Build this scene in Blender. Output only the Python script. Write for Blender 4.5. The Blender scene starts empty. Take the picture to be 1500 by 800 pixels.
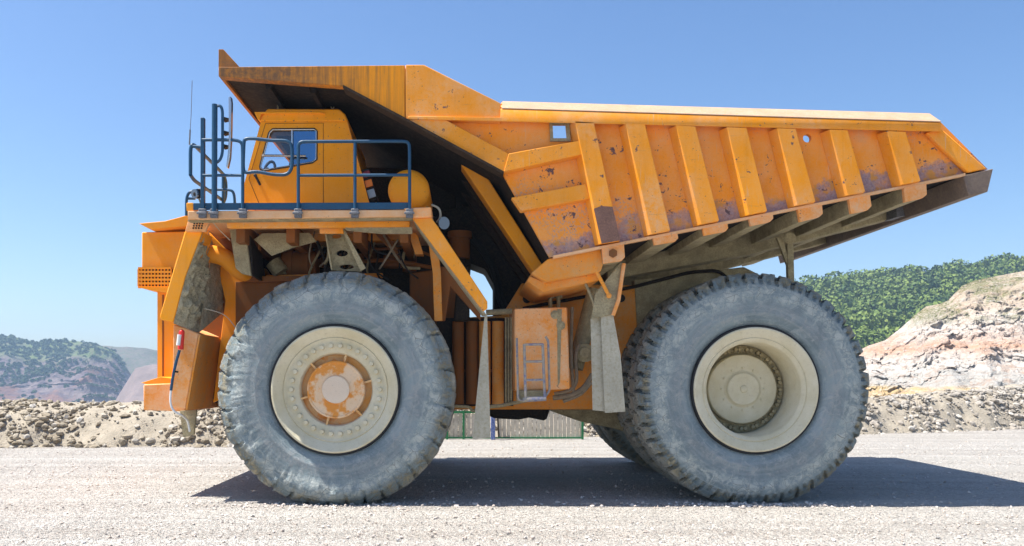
import bpy, bmesh, math, random
import numpy as np
from mathutils import Vector, Matrix, noise as mn
random.seed(7); rng = np.random.default_rng(11)
PI = math.pi
S = bpy.context.scene; COL = S.collection
# ------------------------------------------------------------------ camera, sky, sun, exposure
F, VX, VY, H = 1205.0, 680.0, 552.0, 1.43          # focal length and vanishing point, in pixels of a 1500 px wide picture
cam = bpy.data.objects.new('camera', bpy.data.cameras.new('camera')); COL.objects.link(cam)
cam.location = (0, 0, H); cam.rotation_euler = (PI/2, 0, 0)
cam.data.sensor_fit = 'HORIZONTAL'; cam.data.sensor_width = 36; cam.data.lens = 36*F/1500
cam.data.shift_x = (750-VX)/1500; cam.data.shift_y = (VY-400)/1500
cam.data.clip_start = .1; cam.data.clip_end = 6000
S.camera = cam
TO_SUN = Vector((-.5, -.052, 1)).normalized()
w = bpy.data.worlds.new('World'); S.world = w; w.use_nodes = True
wn = w.node_tree.nodes; bg = wn['Background']
sky = wn.new('ShaderNodeTexSky'); sky.sky_type = 'NISHITA'; sky.sun_disc = False
sky.sun_elevation = math.asin(TO_SUN.z); sky.sun_rotation = math.atan2(TO_SUN.x, TO_SUN.y)
sky.air_density = 1.0; sky.dust_density = 1.0; sky.ozone_density = 3.0
hs = wn.new('ShaderNodeHueSaturation'); hs.inputs['Saturation'].default_value = 1.17; hs.inputs['Hue'].default_value = .504
w.node_tree.links.new(sky.outputs[0], hs.inputs['Color']); w.node_tree.links.new(hs.outputs[0], bg.inputs[0]); bg.inputs[1].default_value = .069
sl = bpy.data.lights.new('sun', 'SUN'); sl.energy = 3.7; sl.angle = math.radians(.5); sl.color = (1, .96, .89)
so = bpy.data.objects.new('sun', sl); COL.objects.link(so)
so.location = (-20, 5, 40); so.rotation_euler = TO_SUN.to_track_quat('Z', 'Y').to_euler()
S.view_settings.view_transform = 'Standard'; S.view_settings.look = 'None'
S.view_settings.exposure = 1.45; S.view_settings.gamma = 1; S.view_settings.use_curve_mapping = False

# ------------------------------------------------------------------ helpers
def P(px, py, Y): return Vector(((px-VX)*Y/F, Y, H+(VY-py)*Y/F))      # a point at depth Y
def fb(x, y, z=0, o=4): return mn.fractal(Vector((x, y, z)), 1.0, 2.0, o)
class MB:
    def __init__(s): s.b = bmesh.new()
    def prism(s, pts, Y0, Y1, pY=None):                                 # side outline extruded across the truck
        pY = Y0 if pY is None else pY
        q = [P(a, c, pY) for a, c in pts]
        v0 = [s.b.verts.new((p.x, Y0, p.z)) for p in q]; v1 = [s.b.verts.new((p.x, Y1, p.z)) for p in q]
        n = len(q); fs = [s.b.faces.new(v0), s.b.faces.new(v1[::-1])]
        for i in range(n): fs.append(s.b.faces.new((v0[i], v1[i], v1[(i+1) % n], v0[(i+1) % n])))
        return s
    def taper(s, pts, Y0, Y1, pts2):                                    # outline pts at Y0, pts2 (own pixels at Y1)
        v0 = [s.b.verts.new(P(a, c, Y0)) for a, c in pts]; v1 = [s.b.verts.new(P(a, c, Y1)) for a, c in pts2]
        n = len(pts); s.b.faces.new(v0); s.b.faces.new(v1[::-1])
        for i in range(n): s.b.faces.new((v0[i], v1[i], v1[(i+1) % n], v0[(i+1) % n]))
        return s
    def plate(s, outer, holes, Y0, th):                                 # flat plate with holes
        edges = []
        for loop in [outer]+holes:
            vs = [s.b.verts.new(P(a, c, Y0)) for a, c in loop]
            edges += [s.b.edges.new((vs[i], vs[(i+1) % len(vs)])) for i in range(len(vs))]
        r = bmesh.ops.triangle_fill(s.b, use_beauty=True, use_dissolve=False, edges=edges, normal=(0, -1, 0))
        fs = [g for g in r['geom'] if isinstance(g, bmesh.types.BMFace)]
        e = bmesh.ops.extrude_face_region(s.b, geom=fs)
        for g in e['geom']:
            if isinstance(g, bmesh.types.BMVert): g.co.y += th
        return s
    def box(s, x0, x1, y0, y1, z0, z1):
        m = Matrix.Translation(((x0+x1)/2, (y0+y1)/2, (z0+z1)/2)) @ Matrix.Diagonal((abs(x1-x0), abs(y1-y0), abs(z1-z0), 1))
        bmesh.ops.create_cube(s.b, size=1, matrix=m); return s
    def cyl(s, a, b, r, r2=None, n=20):
        a, b = Vector(a), Vector(b); d = b-a
        m = Matrix.Translation((a+b)/2) @ d.to_track_quat('Z', 'Y').to_matrix().to_4x4()
        bmesh.ops.create_cone(s.b, cap_ends=True, segments=n, radius1=r, radius2=r if r2 is None else r2, depth=d.length, matrix=m); return s
    def ball(s, c, r, sc=(1, 1, 1), n=16):
        bmesh.ops.create_uvsphere(s.b, u_segments=n, v_segments=n//2, radius=r, matrix=Matrix.Translation(c) @ Matrix.Diagonal((*sc, 1))); return s
    def tube(s, pts, r, n=8, rnd=0, closed=False):                      # swept tube; rnd rounds its corners
        pts = [Vector(p) for p in pts]
        if rnd:
            q = []
            m = len(pts)
            for i, p in enumerate(pts):
                if not closed and i in (0, m-1): q.append(p); continue
                a, b = pts[i-1], pts[(i+1) % m]
                ra = min(rnd, (a-p).length*.48); rb = min(rnd, (b-p).length*.48)
                A = p+(a-p).normalized()*ra; B = p+(b-p).normalized()*rb
                for k in range(6):
                    t = k/5; q.append(A*(1-t)**2+p*2*t*(1-t)+B*t*t)
            pts = q
        m = len(pts); rings = []; up = None
        for i, p in enumerate(pts):
            if closed: d = pts[(i+1) % m]-pts[i-1]
            else: d = pts[min(i+1, m-1)]-pts[max(i-1, 0)]
            d.normalize()
            if up is None: up = d.orthogonal().normalized()
            up = (up-d*up.dot(d)); up = up.normalized() if up.length > 1e-6 else d.orthogonal().normalized()
            sd = d.cross(up)
            rings.append([s.b.verts.new(p+(up*math.cos(2*PI*k/n)+sd*math.sin(2*PI*k/n))*r) for k in range(n)])
        for i in range(m if closed else m-1):
            A, B = rings[i], rings[(i+1) % m]
            for k in range(n): s.b.faces.new((A[k], A[(k+1) % n], B[(k+1) % n], B[k]))
        if not closed: s.b.faces.new(rings[0][::-1]); s.b.faces.new(rings[-1])
        return s
    def lathe(s, prof, n=64, c=(0, 0, 0)):                              # (radius, y) revolved about the Y axis
        rings = []
        for r, y in prof:
            if r < 1e-5: rings.append([s.b.verts.new((c[0], c[1]+y, c[2]))]); continue
            rings.append([s.b.verts.new((c[0]+r*math.cos(2*PI*k/n), c[1]+y, c[2]+r*math.sin(2*PI*k/n))) for k in range(n)])
        for A, B in zip(rings, rings[1:]):
            for k in range(n):
                k2 = (k+1) % n
                if len(A) == 1: s.b.faces.new((A[0], B[k], B[k2]))
                elif len(B) == 1: s.b.faces.new((A[k], B[0], A[k2]))
                else: s.b.faces.new((A[k], B[k], B[k2], A[k2]))
        return s
    def build(s, name, mat, parent=None, bevel=0, ang=38, local=False):
        b = s.b
        bmesh.ops.recalc_face_normals(b, faces=b.faces[:])
        if bevel:
            es = [e for e in b.edges if len(e.link_faces) == 2 and e.calc_face_angle(0) > .5]
            bmesh.ops.bevel(b, geom=es, offset=bevel, segments=1, affect='EDGES', clamp_overlap=True, profile=.5)
        for f in b.faces: f.smooth = True
        for e in b.edges:
            if len(e.link_faces) != 2 or e.calc_face_angle(0) > math.radians(ang): e.smooth = False
        c = Vector((0, 0, 0))
        if not local:
            cs = np.array([v.co for v in b.verts]); c = Vector(((cs.min(0)+cs.max(0))/2).tolist())
            bmesh.ops.translate(b, vec=-c, verts=b.verts[:])
        me = bpy.data.meshes.new(name); b.to_mesh(me); b.free()
        me.materials.append(mat)
        return link(name, me, c, parent)
def world_loc(o):
    v = Vector(o.location)
    while o.parent: o = o.parent; v += o.location
    return v
def link(name, me, loc, parent=None):
    o = bpy.data.objects.new(name, me); COL.objects.link(o)
    o.location = loc
    if parent: o.parent = parent; o.location = Vector(loc)-world_loc(parent)
    return o
def tag(o, label=None, cat=None, group=None, kind=None):
    for k, v in (('label', label), ('category', cat), ('group', group), ('kind', kind)):
        if v: o[k] = v
    return o
def np_mesh(name, verts, faces, mat, smooth=True, mats=None, mi=None):  # quick mesh from arrays (all faces the same size)
    me = bpy.data.meshes.new(name); n, k = faces.shape
    me.vertices.add(len(verts)); me.vertices.foreach_set('co', np.asarray(verts, np.float32).ravel())
    me.loops.add(n*k); me.loops.foreach_set('vertex_index', faces.astype(np.int32).ravel())
    me.polygons.add(n); me.polygons.foreach_set('loop_start', np.arange(n, dtype=np.int32)*k)
    me.polygons.foreach_set('use_smooth', np.full(n, smooth))
    for m in (mats or [mat]): me.materials.append(m)
    if mi is not None: me.polygons.foreach_set('material_index', mi.astype(np.int32))
    me.update(calc_edges=True); me.validate()
    return link(name, me, (0, 0, 0))
def grid_faces(nx, ny):
    i = np.arange(nx*ny).reshape(ny, nx)
    return np.stack([i[:-1, :-1], i[:-1, 1:], i[1:, 1:], i[1:, :-1]], -1).reshape(-1, 4)

# ------------------------------------------------------------------ materials
class N:
    def __init__(s, name):
        s.m = bpy.data.materials.new(name); s.m.use_nodes = True
        s.t = s.m.node_tree; s.n = s.t.nodes; s.bsdf = s.n['Principled BSDF']
        s.pos = s.new('ShaderNodeNewGeometry').outputs['Position']; s.cc = 0
    def new(s, k): return s.n.new(k)
    def l(s, a, b):
        if isinstance(a, (int, float)): b.default_value = a
        elif isinstance(a, tuple): b.default_value = (*a, 1) if len(a) == 3 and len(b.default_value) == 4 else a
        else: s.t.links.new(a, b)
    def map(s, scale=(1, 1, 1), vec=None, rot=(0, 0, 0)):
        m = s.new('ShaderNodeMapping'); s.l(vec or s.pos, m.inputs[0]); m.inputs['Scale'].default_value = scale; m.inputs['Rotation'].default_value = rot
        return m.outputs[0]
    def noise(s, scale, detail=4, rough=.6, vec=None, dist=0):
        n = s.new('ShaderNodeTexNoise'); s.l(vec or s.pos, n.inputs['Vector'])
        n.inputs['Scale'].default_value = scale; n.inputs['Detail'].default_value = detail; n.inputs['Roughness'].default_value = rough; n.inputs['Distortion'].default_value = dist
        return n.outputs['Fac']
    def voro(s, scale, out='Distance', feat='F1', vec=None, rnd=1):
        n = s.new('ShaderNodeTexVoronoi'); n.feature = feat; s.l(vec or s.pos, n.inputs['Vector']); n.inputs['Scale'].default_value = scale; n.inputs['Randomness'].default_value = rnd
        return n.outputs[out]
    def ramp(s, f, a, b, lo=0., hi=1.):
        n = s.new('ShaderNodeMapRange'); n.clamp = True; s.l(f, n.inputs[0])
        for i, v in zip((1, 2, 3, 4), (a, b, lo, hi)): n.inputs[i].default_value = v
        return n.outputs[0]
    def math(s, op, a, b=0.):
        n = s.new('ShaderNodeMath'); n.operation = op; s.l(a, n.inputs[0]); s.l(b, n.inputs[1]); return n.outputs[0]
    def mix(s, f, a, b, mode='MIX'):
        n = s.new('ShaderNodeMix'); n.data_type = 'RGBA'; n.blend_type = mode; s.l(f, n.inputs[0]); s.l(a, n.inputs[6]); s.l(b, n.inputs[7]); return n.outputs[2]
    def dot(s, v):
        n = s.new('ShaderNodeVectorMath'); n.operation = 'DOT_PRODUCT'; s.l(s.pos, n.inputs[0]); n.inputs[1].default_value = v; return n.outputs['Value']
    def sep(s, i): 
        n = s.new('ShaderNodeSeparateXYZ'); s.l(s.pos, n.inputs[0]); return n.outputs[i]
    def crand(s): return s.new('ShaderNodeNewGeometry').outputs['Random Per Island']
    def bump(s, h, st, d=.01):
        n = s.new('ShaderNodeBump'); s.l(h, n.inputs['Height']); n.inputs['Strength'].default_value = st; n.inputs['Distance'].default_value = d
        s.t.links.new(n.outputs[0], s.bsdf.inputs['Normal'])
    def out(s, col, rough=.6, metal=0., spec=.5):
        s.l(col, s.bsdf.inputs['Base Color']); s.l(rough, s.bsdf.inputs['Roughness']); s.bsdf.inputs['Metallic'].default_value = metal
        s.bsdf.inputs['Specular IOR Level'].default_value = spec
        return s.m
def paint(name, base, dust=.25, chips=.0, streak=.15, dcol=(.52, .40, .26), rough=.5, seed=0, primer=None, wear=0, chipcol=(.13, .085, .09)):
    m = N(name); v = m.map(); 
    mp = m.new('ShaderNodeMapping'); m.l(m.pos, mp.inputs[0]); mp.inputs['Location'].default_value = (seed*3.1, seed*1.7, seed*.9); v = mp.outputs[0]
    big = m.noise(.9, 3, .5, v); mid = m.noise(5, 5, .65, v); fine = m.noise(38, 3, .7, v)
    lo = tuple(c*.80 for c in base); hi = tuple(min(1, c*1.08) for c in base)
    col = m.mix(m.ramp(big, .3, .7), lo, hi)
    st = m.noise(1, 4, .7, m.map((14, 14, .7), v))                        # rain streaks down the paint
    col = m.mix(m.ramp(st, .52, .75, 0, streak), col, tuple(c*.45 for c in base))
    d = m.math('ADD', m.ramp(mid, .35, .75, 0, dust), m.ramp(fine, .4, .8, 0, dust*.6))
    col = m.mix(d, col, dcol)
    if primer:                                                            # bare worn band along the lower edge of the side
        (nx, nz, off, wdt) = primer
        g = m.math('ADD', m.dot((nx, 0, nz)), m.math('MULTIPLY', m.math('SUBTRACT', m.noise(1.7, 8, .72, v), .5), .60))
        g = m.math('SUBTRACT', g, off)
        f = m.ramp(g, wdt*.7, wdt*1.05, 1, 0); f = m.ramp(m.math('ADD', f, m.math('MULTIPLY', m.math('SUBTRACT', m.noise(45, 4, .8, v), .5), 1.5)), .30, .95); f = m.math('MULTIPLY', f, m.ramp(m.noise(4, 5, .7, v), .28, .55, .45, .95))
        pr = m.mix(m.ramp(fine, .35, .65), (.23, .16, .19), (.33, .27, .31))
        pr = m.mix(m.ramp(m.noise(7, 4, .6, v), .52, .62), pr, (.52, .25, .07))
        col = m.mix(f, col, pr)
        blo = m.math('MULTIPLY', m.ramp(m.noise(1.35, 2, .5, v), .57, .66), m.ramp(m.noise(55, 3, .8, v), .50, .58))
        col = m.mix(m.math('MULTIPLY', blo, .75), col, (.42, .32, .27)); bl2 = m.math('MULTIPLY', m.ramp(m.noise(.8, 3, .5, m.map((1, 1, .6), v)), .60, .66), m.ramp(m.noise(6, 4, .7, v), .35, .5)); col = m.mix(m.math('MULTIPLY', bl2, .7), col, (.50, .38, .26))
    if wear:                                                              # sun bleaching, rubbed patches and long scrapes
        wp = m.math('MULTIPLY', m.ramp(m.noise(1.15, 4, .6, v), .50, .64), m.ramp(m.noise(18, 5, .75, v), .36, .60))
        col = m.mix(m.math('MULTIPLY', wp, wear), col, (.74, .44, .24))
        sc = m.noise(1, 4, .7, m.map((34, 34, 2.2), v, (0, .25, 0)))
        col = m.mix(m.math('MULTIPLY', m.ramp(sc, .60, .68), m.math('MULTIPLY', m.ramp(big, .42, .6), wear)), col, (.62, .47, .33))
        sd = m.noise(1, 4, .7, m.map((3, 3, 30), v, (0, .2, 0)))
        col = m.mix(m.math('MULTIPLY', m.ramp(sd, .66, .71), wear*.6), col, (.34, .19, .10))
    if chips:
        c = m.ramp(m.noise(9, 6, .72, v, .3), .735-chips*.1, .75-chips*.1)
        c2 = m.math('MULTIPLY', m.ramp(m.noise(42, 3, .6, v), .66, .69), m.ramp(m.noise(1.1, 2, .5, v), .42, .6))
        col = m.mix(m.math('MAXIMUM', c, c2), col, chipcol)
    m.bump(m.math('ADD', mid, m.math('MULTIPLY', fine, .35)), .12, .01)
    return m.out(col, m.ramp(mid, .3, .7, rough-.05, rough+.2), 0, .1)
def canopy_paint():
    m = N('canopy_paint'); a = m.noise(2.2, 6, .7); b = m.noise(16, 5, .75); st = m.noise(1, 5, .7, m.map((22, 22, .8)))
    col = m.mix(m.ramp(a, .3, .7), (.70, .25, .012), (.88, .32, .014))
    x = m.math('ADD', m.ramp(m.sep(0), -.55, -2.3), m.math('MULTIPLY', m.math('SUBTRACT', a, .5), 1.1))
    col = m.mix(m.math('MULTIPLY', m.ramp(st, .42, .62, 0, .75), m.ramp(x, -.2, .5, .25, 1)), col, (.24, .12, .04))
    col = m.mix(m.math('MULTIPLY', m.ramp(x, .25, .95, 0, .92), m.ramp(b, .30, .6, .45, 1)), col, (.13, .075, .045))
    m.bump(b, .2, .01); return m.out(col, .65, 0, .15)
def simple(name, base, rough=.6, var=.3, scale=8, alt=None, bump=.2, metal=0., spec=.4, bd=.01):
    m = N(name); a = m.noise(scale, 5, .65); b = m.noise(scale*7, 3, .7)
    lo = tuple(c*(1-var) for c in base)
    col = m.mix(m.ramp(a, .3, .7), lo, base)
    if alt: col = m.mix(m.ramp(b, .45, .7, 0, .8), col, alt)
    m.bump(m.math('ADD', a, m.math('MULTIPLY', b, .5)), bump, bd)
    return m.out(col, rough, metal, spec)
OR = (.97, .345, .008)
M = {}
M['cab'] = paint('cab_paint', (.98, .355, .006), .15, .15, .14, dcol=(.80, .50, .22), rough=.45)
M['orange'] = paint('orange_paint', OR, .16, .0, .16)
M['rib'] = paint('rib_paint', (.97, .33, .010), .26, .9, .2, seed=2, dcol=(.78, .46, .22), wear=.55)
# the worn band follows the lower edge of the side: z = z0 + .2 x
kx = -.2; n_ = math.hypot(.2, 1)
zl = P(805, 377, 9.0); off = (-.2*zl.x+zl.z)/n_
M['panel'] = paint('panel_paint', (.96, .315, .014), .34, 1.2, .12, dcol=(.80, .46, .24), seed=5, wear=.5, primer=(-.2/n_, 1/n_, off, .25))
M['tab'] = paint('tab_paint', (.93, .33, .05), .75, .35, .2, dcol=(.78, .53, .33), seed=1, wear=.4)
M['dusty'] = paint('dusty_orange_paint', (.86, .29, .02), .5, .25, .2, dcol=(.52, .39, .21), seed=3)
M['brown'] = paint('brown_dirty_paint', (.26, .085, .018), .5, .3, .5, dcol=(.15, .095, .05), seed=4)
M['canopy'] = canopy_paint()
M['mud'] = simple('dry_mud', (.50, .42, .25), .95, .5, 7, (.25, .205, .115), .9, bd=.03)
M['mudrough'] = simple('caked_mud', (.70, .62, .42), .95, .4, 14, (.36, .30, .18), 1.0, bd=.05)
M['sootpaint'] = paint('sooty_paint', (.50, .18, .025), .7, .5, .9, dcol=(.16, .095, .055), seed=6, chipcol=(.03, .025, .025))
M['soot'] = simple('soot_steel', (.020, .017, .017), .9, .5, 3, (.042, .033, .025), .3, spec=.15)  # soot, with the shade under the canopy painted in as near-black
M['sootrib'] = simple('sooty_rib_steel', (.045, .030, .022), .85, .4, 4, (.07, .042, .02), .3, spec=.2)  # sooty brown, darkened to carry the shade on inner stiffeners and flange
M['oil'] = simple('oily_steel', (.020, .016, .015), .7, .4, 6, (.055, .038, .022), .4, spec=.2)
M['blue'] = simple('blue_paint', (.007, .075, .155), .42, .3, 20, (.03, .06, .12), .2)
M['bluechip'] = simple('chipped_blue_paint', (.42, .37, .30), .7, .3, 2.5, (.06, .10, .30), .3)
M['clamp'] = simple('clamp_steel', (.06, .08, .12), .5, .6, 40, (.55, .5, .45), .3)
M['rubber'] = simple('black_rubber', (.02, .02, .022), .7, .3, 9)
M['flap'] = simple('dusty_rubber_flap', (.52, .48, .37), .9, .25, 4, (.34, .29, .19), .4)
M['hose'] = simple('dusty_hose', (.28, .22, .15), .9, .4, 20)
M['lip'] = simple('dusty_lip', (.50, .35, .24), .85, .25, 6, (.58, .27, .10), .2)
M['deck'] = paint('deck_edge_paint', (.82, .42, .18), .5, .25, .15, dcol=(.76, .56, .38), seed=8)
M['tail'] = simple('scuffed_tail_steel', (.26, .19, .14), .8, .4, 5, (.14, .10, .09), .3)
M['primerbrown'] = simple('brown_primer', (.20, .105, .08), .75, .35, 8, (.28, .14, .09), .3)
M['red'] = simple('red_plastic', (.75, .03, .02), .4, .1); M['white'] = simple('white_plastic', (.8, .8, .78), .4, .1)
M['amber'] = simple('amber_lens', (.85, .22, .01), .2, .1); M['redlens'] = simple('red_lens', (.22, .02, .03), .2, .1); M['clear'] = simple('clear_lens', (.35, .42, .48), .15, .15)
M['seat'] = simple('dark_fabric', (.03, .03, .035), .8, .3)
def lens_mat():
    m = N('lamp_glass'); return m.out((.10, .16, .24), .15, .3, .8)
M['lamp'] = lens_mat()
def mirror_mat():
    m = N('mirror_back'); return m.out((.5, .5, .5), .25, .9)
M['mirror'] = mirror_mat()
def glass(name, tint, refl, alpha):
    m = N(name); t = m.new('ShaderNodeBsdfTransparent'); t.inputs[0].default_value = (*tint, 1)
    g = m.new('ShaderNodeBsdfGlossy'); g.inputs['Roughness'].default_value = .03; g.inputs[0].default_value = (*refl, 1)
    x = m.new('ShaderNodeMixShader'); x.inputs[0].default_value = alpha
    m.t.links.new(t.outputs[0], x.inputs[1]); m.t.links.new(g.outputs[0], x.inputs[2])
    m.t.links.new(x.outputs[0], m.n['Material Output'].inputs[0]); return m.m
M['glass'] = glass('window_glass', (.85, .9, .95), (.9, .95, 1), .05)
M['blueglass'] = glass('blue_tinted_glass', (.25, .45, .7), (.26, .46, .66), .42)  # blue of the reflected sky put into the pane's tint and gloss
def tyre_mat(name, worn):
    m = N(name); tc = m.new('ShaderNodeTexCoord').outputs['Object']
    a = m.noise(2.0, 6, .7, tc, .6); b = m.noise(9, 8, .8, tc, .8); c = m.noise(55, 3, .7, tc)
    xyz = m.new('ShaderNodeSeparateXYZ'); m.l(tc, xyz.inputs[0])
    r = m.math('SQRT', m.math('ADD', m.math('MULTIPLY', xyz.outputs[0], xyz.outputs[0]), m.math('MULTIPLY', xyz.outputs[2], xyz.outputs[2])))
    th = m.math('ARCTAN2', xyz.outputs[2], xyz.outputs[0])
    cv = m.new('ShaderNodeCombineXYZ'); m.l(m.math('MULTIPLY', r, 26), cv.inputs[0]); m.l(m.math('MULTIPLY', th, 1.4), cv.inputs[1])
    ring = m.noise(1, 4, .6, cv.outputs[0]); rw = m.math('ADD', r, m.math('MULTIPLY', m.math('SUBTRACT', a, .5), .22))
    col = m.mix(m.ramp(a, .36, .64), (.175, .222, .235), (.285, .345, .355))
    col = m.mix(m.ramp(ring, .45, .68, 0, .6), col, (.36, .40, .405))
    col = m.mix(m.ramp(b, .52, .64, 0, .6), col, (.47, .49, .47))
    band = m.math('MULTIPLY', m.ramp(rw, .98, 1.06), m.ramp(rw, 1.22, 1.12))
    col = m.mix(m.math('MULTIPLY', band, m.ramp(b, .42, .58, 0, .9)), col, (.52, .54, .49))
    inner = m.math('MULTIPLY', m.ramp(rw, .80, .86), m.ramp(rw, 1.02, .94)); col = m.mix(m.math('MULTIPLY', inner, m.ramp(b, .40, .62, 0, .5)), col, (.38, .365, .345))
    cr = m.voro(7 if worn else 10, 'Distance', 'DISTANCE_TO_EDGE', tc)
    ck = m.math('MULTIPLY', m.math('MULTIPLY', m.ramp(cr, .028, .008), m.ramp(rw, .98, 1.08)), m.ramp(b, .46, .54))
    col = m.mix(m.math('MULTIPLY', ck, .6), col, (.07, .065, .055))
    sh = m.math('MULTIPLY', m.ramp(rw, 1.15 if worn else 1.20, 1.25), m.ramp(b, .44, .56)); sh = m.math('MULTIPLY', sh, m.ramp(a, .40, .52))
    col = m.mix(m.math('MULTIPLY', sh, .9), col, (.36, .31, .20))
    tr = m.ramp(r, 1.30, 1.325); col = m.mix(m.math('MULTIPLY', tr, m.ramp(b, .35, .6, .35, .9)), col, (.43, .41, .35))
    m.bump(m.math('ADD', m.math('ADD', b, m.math('MULTIPLY', c, .4)), m.math('ADD', m.math('MULTIPLY', sh, .5), m.math('MULTIPLY', ring, .4))), .8, .03)
    return m.out(col, .9, 0, .2)
M['tyre'] = tyre_mat('dusty_tyre_rubber', False); M['tyre_worn'] = tyre_mat('worn_tyre_rubber', True)
def rim_mat(name, base, c2, paintmix=0):
    m = N(name); a = m.noise(3.5, 5, .6); b = m.noise(30, 3, .7)
    col = m.mix(m.ramp(a, .35, .65), base, c2)
    if paintmix: col = m.mix(m.ramp(a, .66-paintmix*.3, .72-paintmix*.3), col, (.72, .28, .05))
    col = m.mix(m.ramp(b, .55, .75, 0, .35), col, (.38, .31, .21))
    m.bump(m.math('ADD', a, b), .2, .01); return m.out(col, .85, 0, .3)
M['rim'] = rim_mat('dusty_rim', (.60, .53, .35), (.68, .62, .46))
M['hub'] = rim_mat('dusty_orange_hub', (.76, .56, .38), (.80, .50, .25), .60)
M['hubcap'] = rim_mat('peach_hub_cap', (.74, .58, .43), (.76, .63, .49))
M['dish'] = rim_mat('orange_wheel_dish', (.72, .36, .10), (.70, .52, .30), .3)
def ground_mat():
    m = N('gravel_ground')
    v1 = m.voro(26, 'Distance'); vc = m.voro(26, 'Color'); v2 = m.voro(70, 'Distance'); vc2 = m.voro(70, 'Color')
    big = m.noise(.12, 4, .6); mid = m.noise(1.3, 5, .65); tr = m.noise(1, 5, .6, m.map((.05, 1.1, 1)))
    base = m.mix(m.ramp(mid, .35, .65), (.385, .37, .335), (.485, .47, .43))
    sepc = m.new('ShaderNodeSeparateColor'); m.l(vc, sepc.inputs[0]); s2 = m.new('ShaderNodeSeparateColor'); m.l(vc2, s2.inputs[0])
    base = m.mix(m.ramp(sepc.outputs[0], .5, 1, 0, .75), base, (.60, .57, .52)); base = m.mix(m.ramp(s2.outputs[0], .6, .95, 0, .8), base, (.27, .23, .20)); base = m.mix(m.ramp(sepc.outputs[2], .75, 1, 0, .7), base, (.30, .26, .23))
    base = m.mix(m.ramp(s2.outputs[1], .75, 1, 0, .5), base, (.60, .44, .33))
    base = m.mix(m.ramp(tr, .48, .66, 0, .6), base, (.50, .475, .43))
    ln = m.noise(1, 3, .5, m.map((.035, 2.6, 1))); base = m.mix(m.ramp(ln, .52, .62, 0, .3), base, (.56, .54, .50)); base = m.mix(m.ramp(ln, .46, .38, 0, .25), base, (.33, .30, .265))
    base = m.mix(m.ramp(big, .45, .65, 0, .35), base, (.43, .385, .33))
    h = m.math('ADD', m.math('MULTIPLY', m.ramp(v1, 0, .6, 1, 0), m.ramp(sepc.outputs[1], .4, .9)), m.math('MULTIPLY', m.ramp(v2, 0, .6, 1, 0), .5))
    m.bump(m.math('ADD', h, m.math('MULTIPLY', mid, 1.5)), 1.0, .04)
    return m.out(base, .95, 0, .2)
M['ground'] = ground_mat()
def stone_mat(name, a, b, c):
    m = N(name); r = m.crand(); n = m.noise(9, 5, .65)
    col = m.mix(m.ramp(r, 0, .55), a, b); col = m.mix(m.ramp(r, .72, 1), col, c)
    col = m.mix(m.ramp(n, .45, .7, 0, .5), col, tuple(x*.6 for x in b)); m.bump(n, .5, .03); return m.out(col, .95, 0, .2)
M['gravel'] = stone_mat('gravel_stones', (.46, .38, .31), (.60, .53, .47), (.70, .66, .62))
M['rubble'] = stone_mat('rubble_stones', (.22, .18, .125), (.35, .30, .225), (.48, .45, .40))
M['rubblegrey'] = stone_mat('grey_rubble_stones', (.24, .21, .17), (.38, .34, .29), (.48, .45, .40))
M['berm'] = simple('bank_earth', (.41, .355, .275), .95, .35, 3, (.29, .25, .185), .8, bd=.06)

# ------------------------------------------------------------------ ground, banks, quarry, hills
def base_y(x):                                     # front foot of the bank of rubble along the far edge of the yard
    pts = [(-40, 16.2), (-9, 16.7), (-3, 16.9), (0, 19.4), (6, 19.8), (10, 20.3), (15.5, 22.7), (40, 31)]
    return float(np.interp(x, [p[0] for p in pts], [p[1] for p in pts]))
def ground():
    xs = np.concatenate([-np.geomspace(60, 3000, 26)[::-1], np.linspace(-58, 70, 110), np.geomspace(72, 3000, 26)])
    ys = np.concatenate([-np.geomspace(12, 800, 12)[::-1], np.linspace(-10, 5, 12), np.linspace(5.2, 60, 150), np.geomspace(62, 4000, 26)])
    V = []
    for y in ys:
        for x in xs:
            d = y-base_y(x)-4.0
            t = min(max(d/26, 0), 1); t = t*t*(3-2*t)
            z = -14*t + .02*fb(x*.35, y*.6)*(1 if d < 0 else 0)*(0 if abs(x) < 6 and 8.5 < y < 15 else 1)
            if d > 0: z += .5*fb(x*.1, y*.1)*min(d/8, 1)
            V.append((x, y, z))
    o = np_mesh('ground', np.array(V), grid_faces(len(xs), len(ys)), M['ground'])
    tag(o, 'pale crushed stone quarry yard under the orange dump truck', 'ground', kind='structure')
ground()
def top_h(x):
    return float(np.interp(x, [-12, -9, -4, 3, 9, 12, 16, 22], [.84, .85, .82, .70, .75, .88, 1.08, 1.55]))
def berm():
    xs = np.linspace(-34, 40, 520); ts = np.linspace(0, 1, 30); V = []
    for t in ts:
        for x in xs:
            y = base_y(x)+t*3.6
            prof = math.sin(min(t/.42, 1)*PI/2)**.85 if t < .42 else (1 if t < .6 else max(0, 1-(t-.6)/.4*1.2))
            hh = top_h(x)*(1+.05*fb(x*.6, 3.3))
            z = hh*prof+.09*fb(x*1.7, y*1.7, 1, 6)*min(1, prof*3)-.02
            V.append((x, y+.2*fb(x*.9, t*3, 5), z))
    o = np_mesh('rubble_bank', np.array(V), grid_faces(len(xs), len(ts)), M['berm'])
    tag(o, 'low bank of beige earth and broken stone behind the truck', 'bank', kind='structure')
berm()
def ico(sub):
    b = bmesh.new(); bmesh.ops.create_icosphere(b, subdivisions=sub, radius=1)
    v = np.array([p.co for p in b.verts]); f = np.array([[q.index for q in p.verts] for p in b.faces]); b.free(); return v, f
I1, I2 = ico(1), ico(2)
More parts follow.
